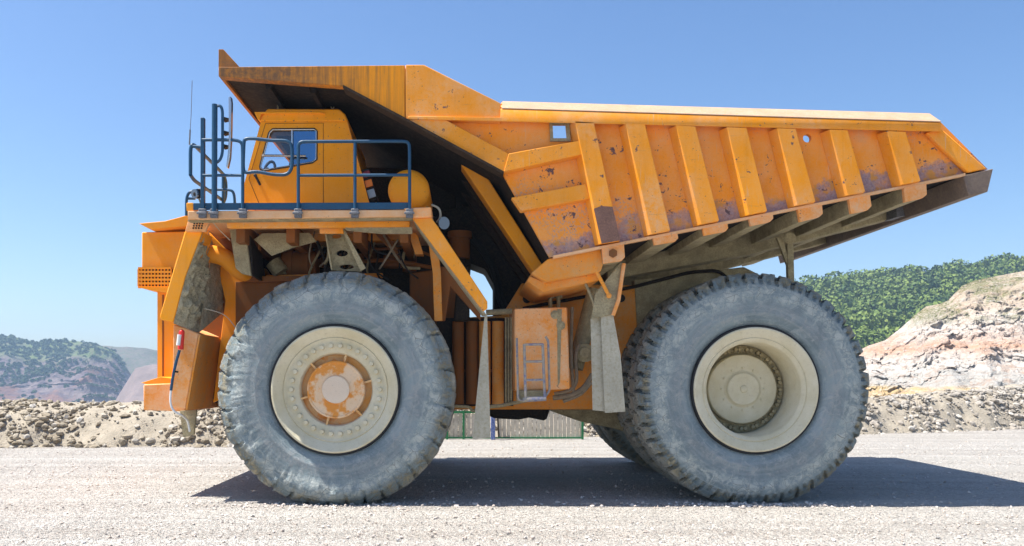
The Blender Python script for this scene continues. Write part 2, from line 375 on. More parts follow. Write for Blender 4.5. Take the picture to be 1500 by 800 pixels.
def stones(name, pts, rad, mat, I=I1, flat=.7, jit=.28):
    v0, f0 = I; n = len(pts); k = len(v0)
    V = np.repeat(v0[None], n, 0)*(1+rng.uniform(-jit, jit, (n, k, 1)))
    V *= rng.uniform(.6, 1.25, (n, 1, 3))*np.array([1, 1, flat])
    a = rng.uniform(0, 2*PI, n); ca, sa = np.cos(a)[:, None], np.sin(a)[:, None]
    x = V[..., 0]*ca-V[..., 1]*sa; y = V[..., 0]*sa+V[..., 1]*ca; V[..., 0], V[..., 1] = x, y
    b_ = rng.uniform(-.6, .6, n); cb, sb = np.cos(b_)[:, None], np.sin(b_)[:, None]
    y = V[..., 1]*cb-V[..., 2]*sb; z = V[..., 1]*sb+V[..., 2]*cb; V[..., 1], V[..., 2] = y, z
    V = V*np.asarray(rad)[:, None, None]+np.asarray(pts)[:, None]
    Fc = (f0[None]+(np.arange(n)*k)[:, None, None]).reshape(-1, 3)
    return np_mesh(name, V.reshape(-1, 3), Fc, mat, smooth=False)
def berm_pts(n, x0, x1, rmin, rmax, p=2.2):
    pts, rad = [], []
    for _ in range(n):
        x = random.uniform(x0, x1); t = random.random()**.9*.5-.03
        r = rmin+(rmax-rmin)*random.random()**p
        if fb(x*.8, t*2, 7) < -.05 and random.random() < .8: continue
        y = base_y(x)+max(t, -.03)*3.6; tt = max(t, 0)
        prof = math.sin(min(tt/.42, 1)*PI/2)**.85
        z = top_h(x)*(1+.05*fb(x*.6, 3.3))*prof+.09*fb(x*1.7, y*1.7, 1, 6)*min(1, prof*3)
        pts.append((x, y+.2*fb(x*.9, tt*3, 5), z+r*.05)); rad.append(r)
    return np.array(pts), np.array(rad)
p_, r_ = berm_pts(13000, -14, 3.5, .010, .105, 5.0)
tag(stones('rubble', p_, r_, M['rubble']), 'brown broken rubble piled over the left bank', 'rubble', kind='stuff')
p_, r_ = berm_pts(17000, 3.0, 26, .010, .11, 5.5)
tag(stones('pale_rubble', p_, r_, M['rubblegrey']), 'pale grey rubble at the foot of the quarry face', 'rubble', kind='stuff')
n = 9000
gy = 6.4+12*rng.random(n)**1.3; gx = rng.uniform(-.72, .82, n)*gy; gr = .005+.017*rng.random(n)**4
for wx in (-1.44, 3.29):
    for k in range(420):
        a_ = random.gauss(0, 1); gx = np.append(gx, wx+a_*.85); gy = np.append(gy, random.choice((9.1, 9.15, 9.2))+random.gauss(0, .10)-.02); gr = np.append(gr, .006+.022*random.random()**3)
tag(stones('gravel', np.stack([gx, gy, gr*.3], 1), gr, M['gravel']), 'loose gravel strewn over the pale yard', 'gravel', kind='stuff')

def interp(px, tab): return float(np.interp(px, [t[0] for t in tab], [t[1] for t in tab]))
def quarry_mat():
    m = N('quarry_rock')
    z = m.sep(2); n1 = m.noise(.16, 5, .6); n2 = m.noise(.9, 6, .7, m.map((1, 1, 1.6))); n3 = m.noise(4, 4, .75); n4 = m.noise(1, 6, .7, m.map((.5, .5, 2.2), None, (0, .06, 0)), .5)
    zz = m.math('ADD', z, m.math('MULTIPLY', m.math('SUBTRACT', n1, .5), 3.0))
    col = (.60, .50, .40)
    cr = m.new('ShaderNodeValToRGB'); m.l(m.ramp(zz, -5, 13), cr.inputs[0])
    e = cr.color_ramp.elements; cols = [(p_, tuple(c_*.86 for c_ in q_)) for p_, q_ in [(0, (.60, .53, .43)), (.20, (.68, .50, .27)), (.275, (.72, .52, .25)), (.30, (.57, .54, .48)), (.38, (.60, .57, .51)), (.41, (.74, .68, .60)), (.49, (.72, .62, .53)), (.55, (.72, .43, .28)), (.62, (.70, .55, .45)), (.72, (.75, .67, .58)), (.85, (.68, .55, .42)), (1, (.58, .48, .35))]]
    while len(e) < len(cols): e.new(.5)
    for el, (p, c) in zip(e, cols): el.position = p; el.color = (*c, 1)
    col = m.mix(m.ramp(n2, .5, .68, 0, .55), cr.outputs[0], (.58, .54, .49)); col = m.mix(m.ramp(n3, .56, .72, 0, .6), col, (.30, .20, .14))
    col = m.mix(m.ramp(m.noise(.35, 4, .6), .58, .68, 0, .55), col, (.48, .29, .18))
    cv = m.voro(.55, 'Distance', 'DISTANCE_TO_EDGE', m.map((1, 1, 2.4), None, (0, .1, 0)))
    col = m.mix(m.math('MULTIPLY', m.ramp(cv, .10, .02), m.ramp(n2, .46, .56, 0, .45)), col, (.34, .23, .17))
    col = m.mix(m.ramp(n4, .55, .64, 0, .6), col, (.40, .25, .17)); col = m.mix(m.ramp(n4, .44, .36, 0, .6), col, (.62, .60, .57))
    x = m.math('SUBTRACT', m.dot((0, 0, 1)), 8.0)
    g = m.math('MULTIPLY', m.ramp(m.noise(.25, 5, .65), .46, .54), m.ramp(x, -.5, 1.2)); col = m.mix(m.math('MULTIPLY', g, m.ramp(n3, .35, .6)), col, (.15, .16, .05))
    m.bump(m.math('ADD', n2, m.math('MULTIPLY', n3, .8)), 1, .5)
    return m.out(col, .95, 0, .15)
def quarry():
    top = [(900, 585), (1100, 560), (1200, 532), (1257, 514), (1273, 506), (1296, 499), (1319, 481), (1341, 461), (1357, 449), (1378, 445), (1389, 440), (1409, 419), (1428, 411), (1448, 407), (1473, 402), (1500, 397), (1600, 384), (1900, 350), (2400, 330)]
    pxs = np.concatenate([np.linspace(900, 1150, 50), np.linspace(1152, 1560, 560), np.linspace(1565, 2400, 130)]); ts = np.linspace(0, 1, 250); V = []
    for t in ts:
        for px in pxs:
            zt = H+(VY-interp(px, top))*112/F
            b = t*5.2+.35*fb(px*.006, 2.2); fl = math.floor(b); fr = b-fl             # benches: steep face then a shelf
            st = (fl+min(fr/.62, 1)**.9)/5.2
            st = .55*st+.45*t if t < 1 else 1; st = min(st, 1)
            k2 = 30*t+2.2*fb(px*.004, t*2, 6)-px*.0035; f2 = k2-math.floor(k2); wv = max(0, min(1, .5+2.2*fb(px*.011, t*5, 8)))*(.25 if .33 < t < .48 else 1)
            stp = (min(f2/.45, 1)-f2)/26*wv
            Y = 72+40*t
            X = (px-VX)*112/F*(.72+.28*t)
            z = -7+(zt+7)*(st+stp*(1 if t < .97 else 0))
            dv = mn.voronoi(Vector((X*.45+z*.12, z*.75, Y*.12)))[0]; blk = (dv[1]-dv[0])
            q = fb(X*.16, z*.22, Y*.1, 6); q2 = abs(fb(X*.5, z*.6, Y*.35, 6))+.35*abs(fb(X*1.5, z*1.9, Y, 4))
            edge = min(1, (1-t)*8)
            lay = math.sin(t*5.2*2*PI)*.0; cliff = 1 if .5 < t < .85 else (.15 if .33 < t < .48 else .5)
            Y += (1.1*q-1.5*q2*cliff-1.2*min(blk, .6)*cliff)*edge; z += (.45*fb(X*.5, t*9, 3, 5)-.55*q2*cliff+.5*min(blk, .5)*cliff)*edge
            V.append((X, Y, z))
    nx, ny = len(pxs), len(ts)
    # the plateau behind the crest
    for k in range(1, 7):
        for i, px in enumerate(pxs):
            a = V[(ny-1)*nx+i]; V.append((a[0]*(1+.06*k), a[1]+6*k, a[2]-.25*k+.4*fb(a[0]*.3, k)))
    o = np_mesh('quarry_face', np.array(V), grid_faces(nx, ny+6), quarry_mat())
    tag(o, 'benched pale and rust coloured quarry face at the right', 'quarry', kind='structure')
quarry()
RIDGE = [(600, 640), (800, 560), (950, 470), (1100, 425), (1180, 413), (1240, 403), (1300, 395), (1400, 389), (1500, 380), (1700, 366), (2200, 350), (3200, 330)]
def hill_z(X, Y):
    px = X*F/290+VX
    zr = H+(VY-interp(px, RIDGE)-26)*290/F
    t = min(max((Y-128)/162, 0), 1.35); s = t**.8 if t <= 1 else 1+.12*(t-1)
    return -14+(zr+14)*s+3.2*fb(X*.022, Y*.022, 4)*min(t*2, 1)*(1-.7*max(0, min(1, t)))-2.5*max(0, 1-abs(fb(X*.012+.3, Y*.006, 9))*7)*min(t*2, 1)*(1-min(1, t))
def forest_hill():
    xs = np.linspace(30, 640, 150); ys = np.linspace(120, 420, 70)
    V = [(x, y, hill_z(x, y)) for y in ys for x in xs]
    o = np_mesh('wooded_hill', np.array(V), grid_faces(len(xs), len(ys)), simple('hill_earth', (.10, .12, .045), .95, .4, .3, (.07, .09, .03)))
    tag(o, 'green hillside rising behind the quarry face', 'hill', kind='structure')
    m = N('forest_leaves'); r = m.crand(); n = m.noise(.10, 4, .6); 
    col = m.mix(m.ramp(n, .36, .64), (.026, .066, .013), (.14, .20, .035)); col = m.mix(m.ramp(r, .4, 1, 0, .6), col, (.23, .28, .06))
    mat = m.out(col, .7, 0, .25); 
    C, R = [], []
    for _ in range(3600):
        Y = random.uniform(135, 305); px = random.uniform(1060, 1660) if random.random() < .86 else random.uniform(860, 1060)
        X = (px-VX)*Y/F; r = random.choice((random.uniform(1.3, 2.4), random.uniform(2.4, 4.4)))
        C.append((X, Y, hill_z(X, Y)+r*random.uniform(.7, 1.5))); R.append(r)
    C, R = np.array(C), np.array(R); n = len(C); K = 170
    d = rng.normal(size=(n, K, 3)); d /= np.linalg.norm(d, axis=2, keepdims=True); d[..., 2] = np.abs(d[..., 2])*1.0-.25
    lob = 1+.28*np.sin(d[..., 0:1]*4+rng.uniform(0, 6, (n, 1, 1)))*np.cos(d[..., 1:2]*4+rng.uniform(0, 6, (n, 1, 1)))
    pos = C[:, None]+d*R[:, None, None]*lob*rng.uniform(.78, 1.06, (n, K, 1))*np.array([1, 1, .95])
    nor = d+rng.normal(size=d.shape)*.45; nor /= np.linalg.norm(nor, axis=2, keepdims=True)
    a = np.cross(nor, rng.normal(size=d.shape)); a /= np.linalg.norm(a, axis=2, keepdims=True); b = np.cross(nor, a)
    s = rng.uniform(.3, .68, (n, K, 1))
    quad = np.stack([pos+a*s, pos+b*s*.8, pos-a*s, pos-b*s*.8], 2).reshape(-1, 3)
    o = np_mesh('forest', quad, np.arange(len(quad)).reshape(-1, 4), mat, smooth=False)
    tag(o, 'dense green woodland covering the hill behind the quarry', 'forest', kind='stuff')
forest_hill()
def left_hill():
    sil = [(-900, 478), (-300, 482), (0, 492), (10, 491), (23, 493), (42, 499), (49, 501), (68, 498), (87, 497), (114, 499), (137, 503), (149, 508), (168, 514), (180, 529), (200, 560), (240, 600)]
    m = N('scrub_hill'); n1 = m.noise(.035, 5, .65); n2 = m.noise(.14, 5, .7); n3 = m.noise(.5, 4, .7); z = m.sep(2)
    col = m.mix(m.ramp(n2, .4, .62), (.12, .088, .098), (.21, .165, .155))
    col = m.mix(m.ramp(n1, .52, .6, 0, .8), col, (.20, .10, .075))
    zg = m.math('ADD', m.ramp(z, -4, 18), m.math('MULTIPLY', m.math('SUBTRACT', n1, .5), 1.6))
    col = m.mix(m.math('MULTIPLY', m.ramp(zg, .55, .95), m.ramp(n3, .30, .52, .3, 1)), col, (.13, .17, .065)); col = m.mix(m.ramp(n3, .60, .72, 0, .5), col, (.07, .09, .05))
    m.bump(m.math('ADD', n2, n3), .8, 1.5); mat = m.out(col, .95, 0, .1)
    pxs = np.linspace(-900, 260, 620); ts = np.linspace(0, 1, 150); V = []; sites = []
    for t in ts:
        for px in pxs:
            zt = H+(VY-interp(px, sil)-1)*600/F
            wgt = max(0, min(1, (px-118)/20))*max(0, min(1, (206-px)/12))            # worked benches on the right flank
            b = t*7.5; fl = math.floor(b); fr = b-fl; st = (fl+min(fr/.14, 1))/7.5
            s = t*(1-wgt)+wgt*min(st, 1)
            Y = 470+130*t; X = (px-VX)*600/F*(.8+.2*t)
            z = -22+(zt+22)*s
            e = min(1, (1-t)*6); g = fb(X*.018, Y*.02, 1, 6); g2 = max(0, .25-abs(fb(X*.014+5, z*.01, 2, 3)))*4
            Y += (18*g-9*g2)*e*(1-.8*wgt); z += (3.0*fb(X*.05, Y*.05, 8, 5)-2.5*g2)*e*(1-.8*wgt)
            V.append((X, Y, z)); sites.append((px, t, s))
    nx, ny = len(pxs), len(ts)
    V2 = list(V)
    for k in range(1, 6):
        for i in range(nx): a = V[(ny-1)*nx+i]; V2.append((a[0]*(1+.03*k), a[1]+15*k, a[2]-3*k))
    o = np_mesh('scrub_hill', np.array(V2), grid_faces(nx, ny+5), mat)
    tag(o, 'hazy scrub hill with worked stone benches at the left', 'hill', kind='structure')
    # bushes
    C, R = [], []; Va = np.array(V)
    for fl in range(1, 7):
        row = min(ny-1, round((fl+.15)/7.5*(ny-1)))
        for i, px in enumerate(pxs):
            if 116 < px < 188 and fb(px*.15, fl*3.1) > -.22: C.append(Va[row*nx+i]+np.array([0, -.8, .2])); R.append(random.uniform(.5, 1.15))
    for _ in range(13000):
        k = random.randrange(len(V)); px, t, s = sites[k]
        if px < -260: continue
        d = fb(Va[k][0]*.02, Va[k][1]*.03, Va[k][2]*.03+4, 4)
        bench = 118 < px < 200
        if not bench and d+(t-.62)*.9 < 0 and random.random() < .93: continue
        if bench and t < .82 and random.random() < .96: continue
        if px > 186: continue
        C.append(Va[k]); R.append(random.uniform(.7, 1.9)*(.75 if bench else 1))
    return np.array(C), np.array(R)
C_, R_ = left_hill()
def bushes(C, R):
    m = N('scrub_leaves'); r = m.crand(); mat = m.out(m.mix(r, (.028, .05, .02), (.06, .09, .035)), .8, 0, .2)
    n = len(C); K = 26; d = rng.normal(size=(n, K, 3)); d /= np.linalg.norm(d, axis=2, keepdims=True); d[..., 2] = np.abs(d[..., 2])
    pos = C[:, None]+d*R[:, None, None]*rng.uniform(.7, 1.05, (n, K, 1)); nor = d+rng.normal(size=d.shape)*.4
    a = np.cross(nor, rng.normal(size=d.shape)); a /= np.linalg.norm(a, axis=2, keepdims=True); b = np.cross(nor, a); b /= np.linalg.norm(b, axis=2, keepdims=True)
    s = rng.uniform(.3, .7, (n, K, 1))*(R[:, None, None]/1.3)
    q = np.stack([pos+a*s, pos+b*s, pos-a*s, pos-b*s], 2).reshape(-1, 3)
    tag(np_mesh('scrub', q, np.arange(len(q)).reshape(-1, 4), mat, smooth=False), 'dark green bushes dotted over the far left hill', 'scrub', kind='stuff')
bushes(C_, R_)
def far_hills():
    for name, sil, Y0, Y1, zb, mat, lab in (
        ('spoil_slope', [(120, 620), (165, 594), (185, 560), (198, 539), (226, 534), (300, 524), (420, 520), (600, 540), (800, 600)], 430, 480, -25,
         simple('pale_spoil', (.25, .185, .165), .95, .4, .12, (.16, .115, .10), .5, bd=.8), 'smooth pinkish spoil slope beyond the bumper of the truck'),
        ('far_ridge', [(-1500, 500), (100, 509), (149, 507), (175, 508), (201, 509), (226, 512), (400, 520), (700, 505), (1000, 500), (1200, 490), (2600, 470)], 620, 700, -25,
         simple('far_scrub', (.17, .145, .11), .95, .45, .05, (.05, .085, .03), .6, bd=3), 'distant hazy ridge behind the left scrub hill')):
        x0, x1 = sil[0][0], sil[-1][0]; pxs = np.linspace(x0, x1, 300); ts = np.linspace(0, 1, 40); V = []
        for t in ts:
            for px in pxs:
                zt = H+(VY-interp(px, sil))*Y1/F; Y = Y0+(Y1-Y0)*t; X = (px-VX)*Y1/F*(.9+.1*t)
                V.append((X, Y+3*fb(X*.03, t*4, 2)*(1-t), zb+(zt-zb)*t+1.2*fb(X*.06, Y*.06, 5)*(1 if name == 'far_ridge' else .4)))
        for i in range(len(pxs)): a = V[39*300+i]; V.append((a[0]*1.05, a[1]+60, a[2]-20))
        tag(np_mesh(name, np.array(V), grid_faces(300, 41), mat), lab, 'hill', kind='structure')
far_hills()
def haze():
    me = MB(); me.box(-1500, 1500, -60, 1050, -16.6-12, 75)
    m = N('haze_air'); m.n.remove(m.bsdf); v = m.new('ShaderNodeVolumePrincipled')
    v.inputs['Color'].default_value = (.52, .74, 1, 1); v.inputs['Density'].default_value = .0006; v.inputs['Anisotropy'].default_value = .2
    m.t.links.new(v.outputs[0], m.n['Material Output'].inputs['Volume'])
    tag(me.build('haze', m.m), 'thin blue summer haze over the far hills', 'haze', kind='stuff')
haze()

# ------------------------------------------------------------------ low fence and post behind the truck
def fence():
    FY = 18.75; root = bpy.data.objects.new('paling_fence', None); COL.objects.link(root); root.location = (1.2, FY, 0)
    tag(root, 'low white paling fence with green rails under the truck', 'fence')
    a = P(640, 0, FY).x; b = P(852, 0, FY).x
    def pal(name, x0, x1, z1, mat):
        q = MB(); x = x0
        while x < x1:
            q.box(x, x+.085, FY+.012, FY+.03, .05, z1*random.uniform(.97, 1.02)); x += .098
        return q.build(name, mat, root)
    wm = simple('weathered_white_paint', (.62, .57, .48), .8, .3, 3, (.42, .38, .30), .2)
    gm = simple('green_painted_steel', (.02, .19, .07), .5, .2)
    xm = P(722, 0, FY).x
    pal('palings', a, xm-.1, .60, wm); pal('palings', xm+.12, b, .78, wm)
    q = MB(); q.box(a, xm, FY-.02, FY+.01, .60, .65).box(a, b, FY-.02, FY+.01, .02, .055); q.build('rail', gm, root)
    for px in (655, 679, 853): x = P(px, 0, FY).x; MB().box(x-.025, x+.025, FY-.045, FY-.021, 0, .66).build('post', gm, root)
    o = MB().box(xm-.05, xm+.05, FY-.1, FY-.02, 0, .72).box(xm-.06, xm+.06, FY-.11, FY-.01, .72, .74).build('bollard', simple('blue_scuffed_paint', (.05, .12, .42), .5, .3, 10, (.5, .5, .55)), bevel=.01)
    tag(o, 'short blue scuffed post standing before the pale fence', 'post')
    o2 = MB().tube([P(724, 640, FY-.3)+Vector((.1, 0, 0)), P(728, 600, FY-.06)+Vector((0, 0, .1))], .02).build('leaning_bar', M['oil'])
    tag(o2, 'dark thin bar leaning against the pale fence beside the blue post', 'bar')
fence()

# ------------------------------------------------------------------ the dump truck
YC = 11.6
T = bpy.data.objects.new('dump_truck', None); COL.objects.link(T); T.location = (.75, YC, 0)
tag(T, 'huge dusty orange mining dump truck with blue railings parked on pale gravel', 'dump truck')
def mirY(Y0, Y1): return 2*YC-Y1, 2*YC-Y0
# ---- dump body
SIDE = [(596, 100), (621, 98), (733, 152), (1365, 171), (1379, 180), (1447, 248), (805, 377), (736, 254), (596, 176)]
def circ(cx, cy, r, n=16): return [(cx+r*math.cos(2*PI*k/n), cy+r*math.sin(2*PI*k/n)) for k in range(n)]
FW = [(324, 112), (503, 126), (593, 174), (736, 253.5), (805, 377)]     # front face, canopy to floor
def offs(pts, d): return [(a+d*.86, b-d*.6) for a, b in pts]
body = MB()
inner = [(330, 104), (508, 117), (602, 166), (747, 247), (815, 372)]
poly = FW+inner[::-1]
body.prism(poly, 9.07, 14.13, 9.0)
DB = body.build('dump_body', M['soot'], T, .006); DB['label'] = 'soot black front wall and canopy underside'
for Y0, th in ((9.0, .06), (14.14, .06)):
    q = MB(); holes = [[(809, 182), (829, 182), (831, 203), (810, 203)], circ(1182.5, 202.5, 6.2)] if Y0 < 10 else []
    def pxY(pts): return [((a-VX)*9.0/Y0+VX, VY+(b-VY)*9.0/Y0+(H*0)) for a, b in pts]
    q.plate(pxY(SIDE) if Y0 > 10 else SIDE, holes, Y0, th)
    q.build('side_panel', M['panel'], DB)
# frame round the square hole
q = MB(); q.plate([(805, 178), (834, 178), (836, 207), (806, 207)], [[(809.5, 182.5), (828.5, 182.5), (830.5, 202.5), (810.5, 202.5)]], 8.975, .022); q.build('hole_frame', M['mud'], DB)
# floor
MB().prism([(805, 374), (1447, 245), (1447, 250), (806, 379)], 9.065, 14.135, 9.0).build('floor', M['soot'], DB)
# canopy side beams and front gussets
CAN = [(320, 98), (593, 95.5), (593, 174), (503, 126), (320, 112)]
GUS = [(594, 95), (621, 95), (733, 151), (733, 177), (652, 175), (745, 225), (738, 252.5), (594, 174)]
for nm, poly, mat in (('canopy_beam', CAN, 'canopy'), ('front_gusset', GUS, 'rib')):
    MB().prism(poly, 8.88, 9.0, 8.88).build(nm, M[mat], DB, .006)
    MB().prism(poly, *mirY(8.88, 9.0), 8.88).build(nm, M[mat], DB, .006)
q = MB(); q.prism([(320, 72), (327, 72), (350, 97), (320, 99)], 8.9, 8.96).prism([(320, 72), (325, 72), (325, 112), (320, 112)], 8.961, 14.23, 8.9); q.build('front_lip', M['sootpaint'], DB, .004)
# thin flange under the gusset
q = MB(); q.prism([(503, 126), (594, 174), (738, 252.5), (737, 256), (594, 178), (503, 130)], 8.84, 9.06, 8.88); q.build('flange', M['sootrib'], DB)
q = MB(); q.prism([(598, 170.5), (735, 172.5), (735, 178), (598, 175)], 8.858, 8.879, 8.87); q.build('weld_strip', M['rib'], DB, .004)
# top rail with a sloping top in a paler tan
def rail(sgn):
    q = MB()
    def pt(px, py, Y): p = P(px, py, Y); return (p.x, p.y if sgn > 0 else 2*YC-p.y, p.z)
    A = [pt(733, 160, 8.86), pt(734, 150, 9.10), pt(734, 178, 9.0), pt(733, 178, 8.86)]
    B = [pt(1379, 180, 8.86), pt(1362, 168, 9.10), pt(1379, 192, 9.0), pt(1379, 193, 8.86)]
    va = [q.b.verts.new(v) for v in A]; vb = [q.b.verts.new(v) for v in B]
    q.b.faces.new(va); q.b.faces.new(vb[::-1])
    for i in range(4): q.b.faces.new((va[i], vb[i], vb[(i+1) % 4], va[(i+1) % 4]))
    o = q.build('top_rail', M['rib'], DB, .005)
    q = MB(); d = Vector((0, -.006*sgn, .012))
    vs = [q.b.verts.new(Vector(v)+d) for v in (pt(735, 160, 8.863), pt(1378, 179.6, 8.863), pt(1361, 168, 9.098), pt(736, 150, 9.098))]
    f = q.b.faces.new(vs); e = bmesh.ops.extrude_face_region(q.b, geom=[f])
    for g in e['geom']:
        if isinstance(g, bmesh.types.BMVert): g.co.z -= .008
    q.build('rail_top', M['lip'], DB)
rail(1); rail(-1)
RIBS = [[(842, 177), (870, 179), (908.5, 352), (881, 357)], [(916, 181), (945, 182), (982, 337.5), (954, 343.5)], [(990, 183.5), (1019, 185), (1053.6, 323), (1027, 329)],
        [(1064.5, 186), (1094, 187), (1124, 309), (1097, 315)], [(1138, 187.5), (1166, 188.5), (1195, 295.5), (1168, 301)], [(1215, 189.5), (1242, 190.5), (1268, 281), (1242, 286.5)], [(1299, 191.5), (1327, 193), (1349, 265), (1323, 270.5)]]
def rib(poly, Yf, far=False, mat='rib', spread=7, name='side_rib'):
    (a, b, c, d) = poly; q = MB()
    back = [(a[0]-spread, a[1]), (b[0]+spread*.3, b[1]), (c[0]+spread*.3, c[1]+1), (d[0]-spread, d[1]+1)]
    s = Yf/9.0
    v0 = [P(x, y, Yf) for x, y in poly]; v1 = []
    for (x, y), o in zip(back, v0):
        p = P(x, y, Yf); v1.append(Vector((p.x, 8.999, p.z)))
    if far:
        for v in v0+v1: v.y = 2*YC-v.y
    A = [q.b.verts.new(v) for v in v0]; B = [q.b.verts.new(v) for v in v1]
    q.b.faces.new(A)
    for i in range(4): q.b.faces.new((A[i], B[i], B[(i+1) % 4], A[(i+1) % 4]))
    q.b.faces.new(B[::-1])
    return q.build(name, M[mat], DB, .006, 18)
for i, r in enumerate(RIBS): rib(r, 8.86); rib(r, 8.86, True)
# bare brown foot of the first rib
pr = [(893.5, 303), (897, 303), (908.8, 352), (881.3, 357), (869.8, 303)]
MB().prism([(869.8, 306), (880, 302), (897.3, 303), (908.6, 352), (881.2, 357)], 8.855, 8.8585, 8.8585).build('bare_patch', M['primerbrown'], DB)
rib([(745, 225), (848, 206), (853, 226), (738, 251.5)], 8.87, name='stiffener', spread=0); rib([(749, 289.5), (858, 269.5), (865, 290.5), (763, 309)], 8.90, name='stiffener', spread=0)
MB().prism([(1357, 194), (1378, 187), (1446, 247), (1418, 253)], 8.93, 8.999, 8.93).build('corner_plate', M['rib'], DB, .012)
TABS = [[(881.5, 360), (914, 354.4), (915.5, 377), (911, 382), (884, 386)], [(956, 346), (992, 339), (993.7, 349), (989, 354), (958.6, 359)], [(1029, 331), (1065, 324), (1067, 334), (1063, 339), (1031.6, 345)],
        [(1097, 317.5), (1132, 310.5), (1133, 320), (1128, 325), (1100, 331)], [(1168, 303), (1204, 296), (1205.6, 313), (1200, 318), (1172, 325)], [(1243, 288), (1274, 282), (1277, 302), (1271, 308), (1247, 313)], [(1324, 272), (1357, 265), (1358, 285), (1352, 290), (1326, 296)]]
for t in TABS:
    MB().prism(t, 8.985, 14.2, 8.94).build('cross_beam', M['mud'], DB, .006)
    MB().prism(t, 8.93, 8.983, 8.93).build('end_plate', M['tab'], DB, .004)
MB().cyl(P(898, 371, 8.94), P(898, 371, 8.90), .05, n=6).build('bolt', M['brown'], DB)
MB().prism([(810, 375), (1412, 254.5), (1412, 258.5), (810, 379)], 8.92, 9.0, 8.95).build('edge_strip', M['deck'], DB, .003)
MB().prism([(1411, 257), (1455, 247), (1447, 281), (1419, 287)], 8.93, 14.27, 8.93).build('tail_beam', M['tail'], DB, .006)
# keel beams along the floor
for Y0, Y1 in ((10.45, 10.8), (12.4, 12.75)):
    MB().prism([(1289, 300), (1310, 296), (1312, 319), (1100, 372), (890, 410), (890, 385), (1100, 340)], Y0, Y1, 10.45).build('keel_beam', M['mud'], DB, .01)
MB().prism([(1313, 297), (1326, 295), (1326, 306), (1330, 308), (1330, 316), (1314, 318)], 10.2, 10.5, 10.2).build('bracket', M['clamp'], DB, .006)
# lower front corner under the floor
q = MB(); q.prism([(803, 379), (880, 364), (884, 386), (880, 398), (800, 413), (778, 400)], 9.02, 14.18, 9.02); q.build('front_cross_beam', M['dusty'], DB, .01)
q = MB(); q.prism([(776, 404), (800, 414), (880, 399), (878, 411), (795, 428), (772, 412)], 9.14, 14.06, 9.14); q.build('front_sole_plate', M['dusty'], DB, .01)
# stiffeners down the front wall
for i, Y0 in enumerate((9.62, 10.35, 11.05, 11.8, 12.55, 13.25)):
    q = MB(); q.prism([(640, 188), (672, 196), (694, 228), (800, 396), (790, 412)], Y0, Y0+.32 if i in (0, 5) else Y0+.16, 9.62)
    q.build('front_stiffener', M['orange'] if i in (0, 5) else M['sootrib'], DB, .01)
for k, (a, b) in enumerate(((385, 117.5), (450, 123))):
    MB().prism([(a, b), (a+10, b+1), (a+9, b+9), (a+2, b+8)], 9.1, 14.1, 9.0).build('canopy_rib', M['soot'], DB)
# rock ejector hanging between the rear tyres
q = MB(); q.prism([(1153, 345), (1162, 345), (1164, 420), (1155, 420)], 9.98, 10.05).prism([(1138, 348), (1146, 348), (1157, 384), (1156, 396)], 9.99, 10.04).cyl(P(1157, 349, 9.93), P(1157, 349, 10.1), .07); q.build('rock_ejector', M['mud'], DB, .004)

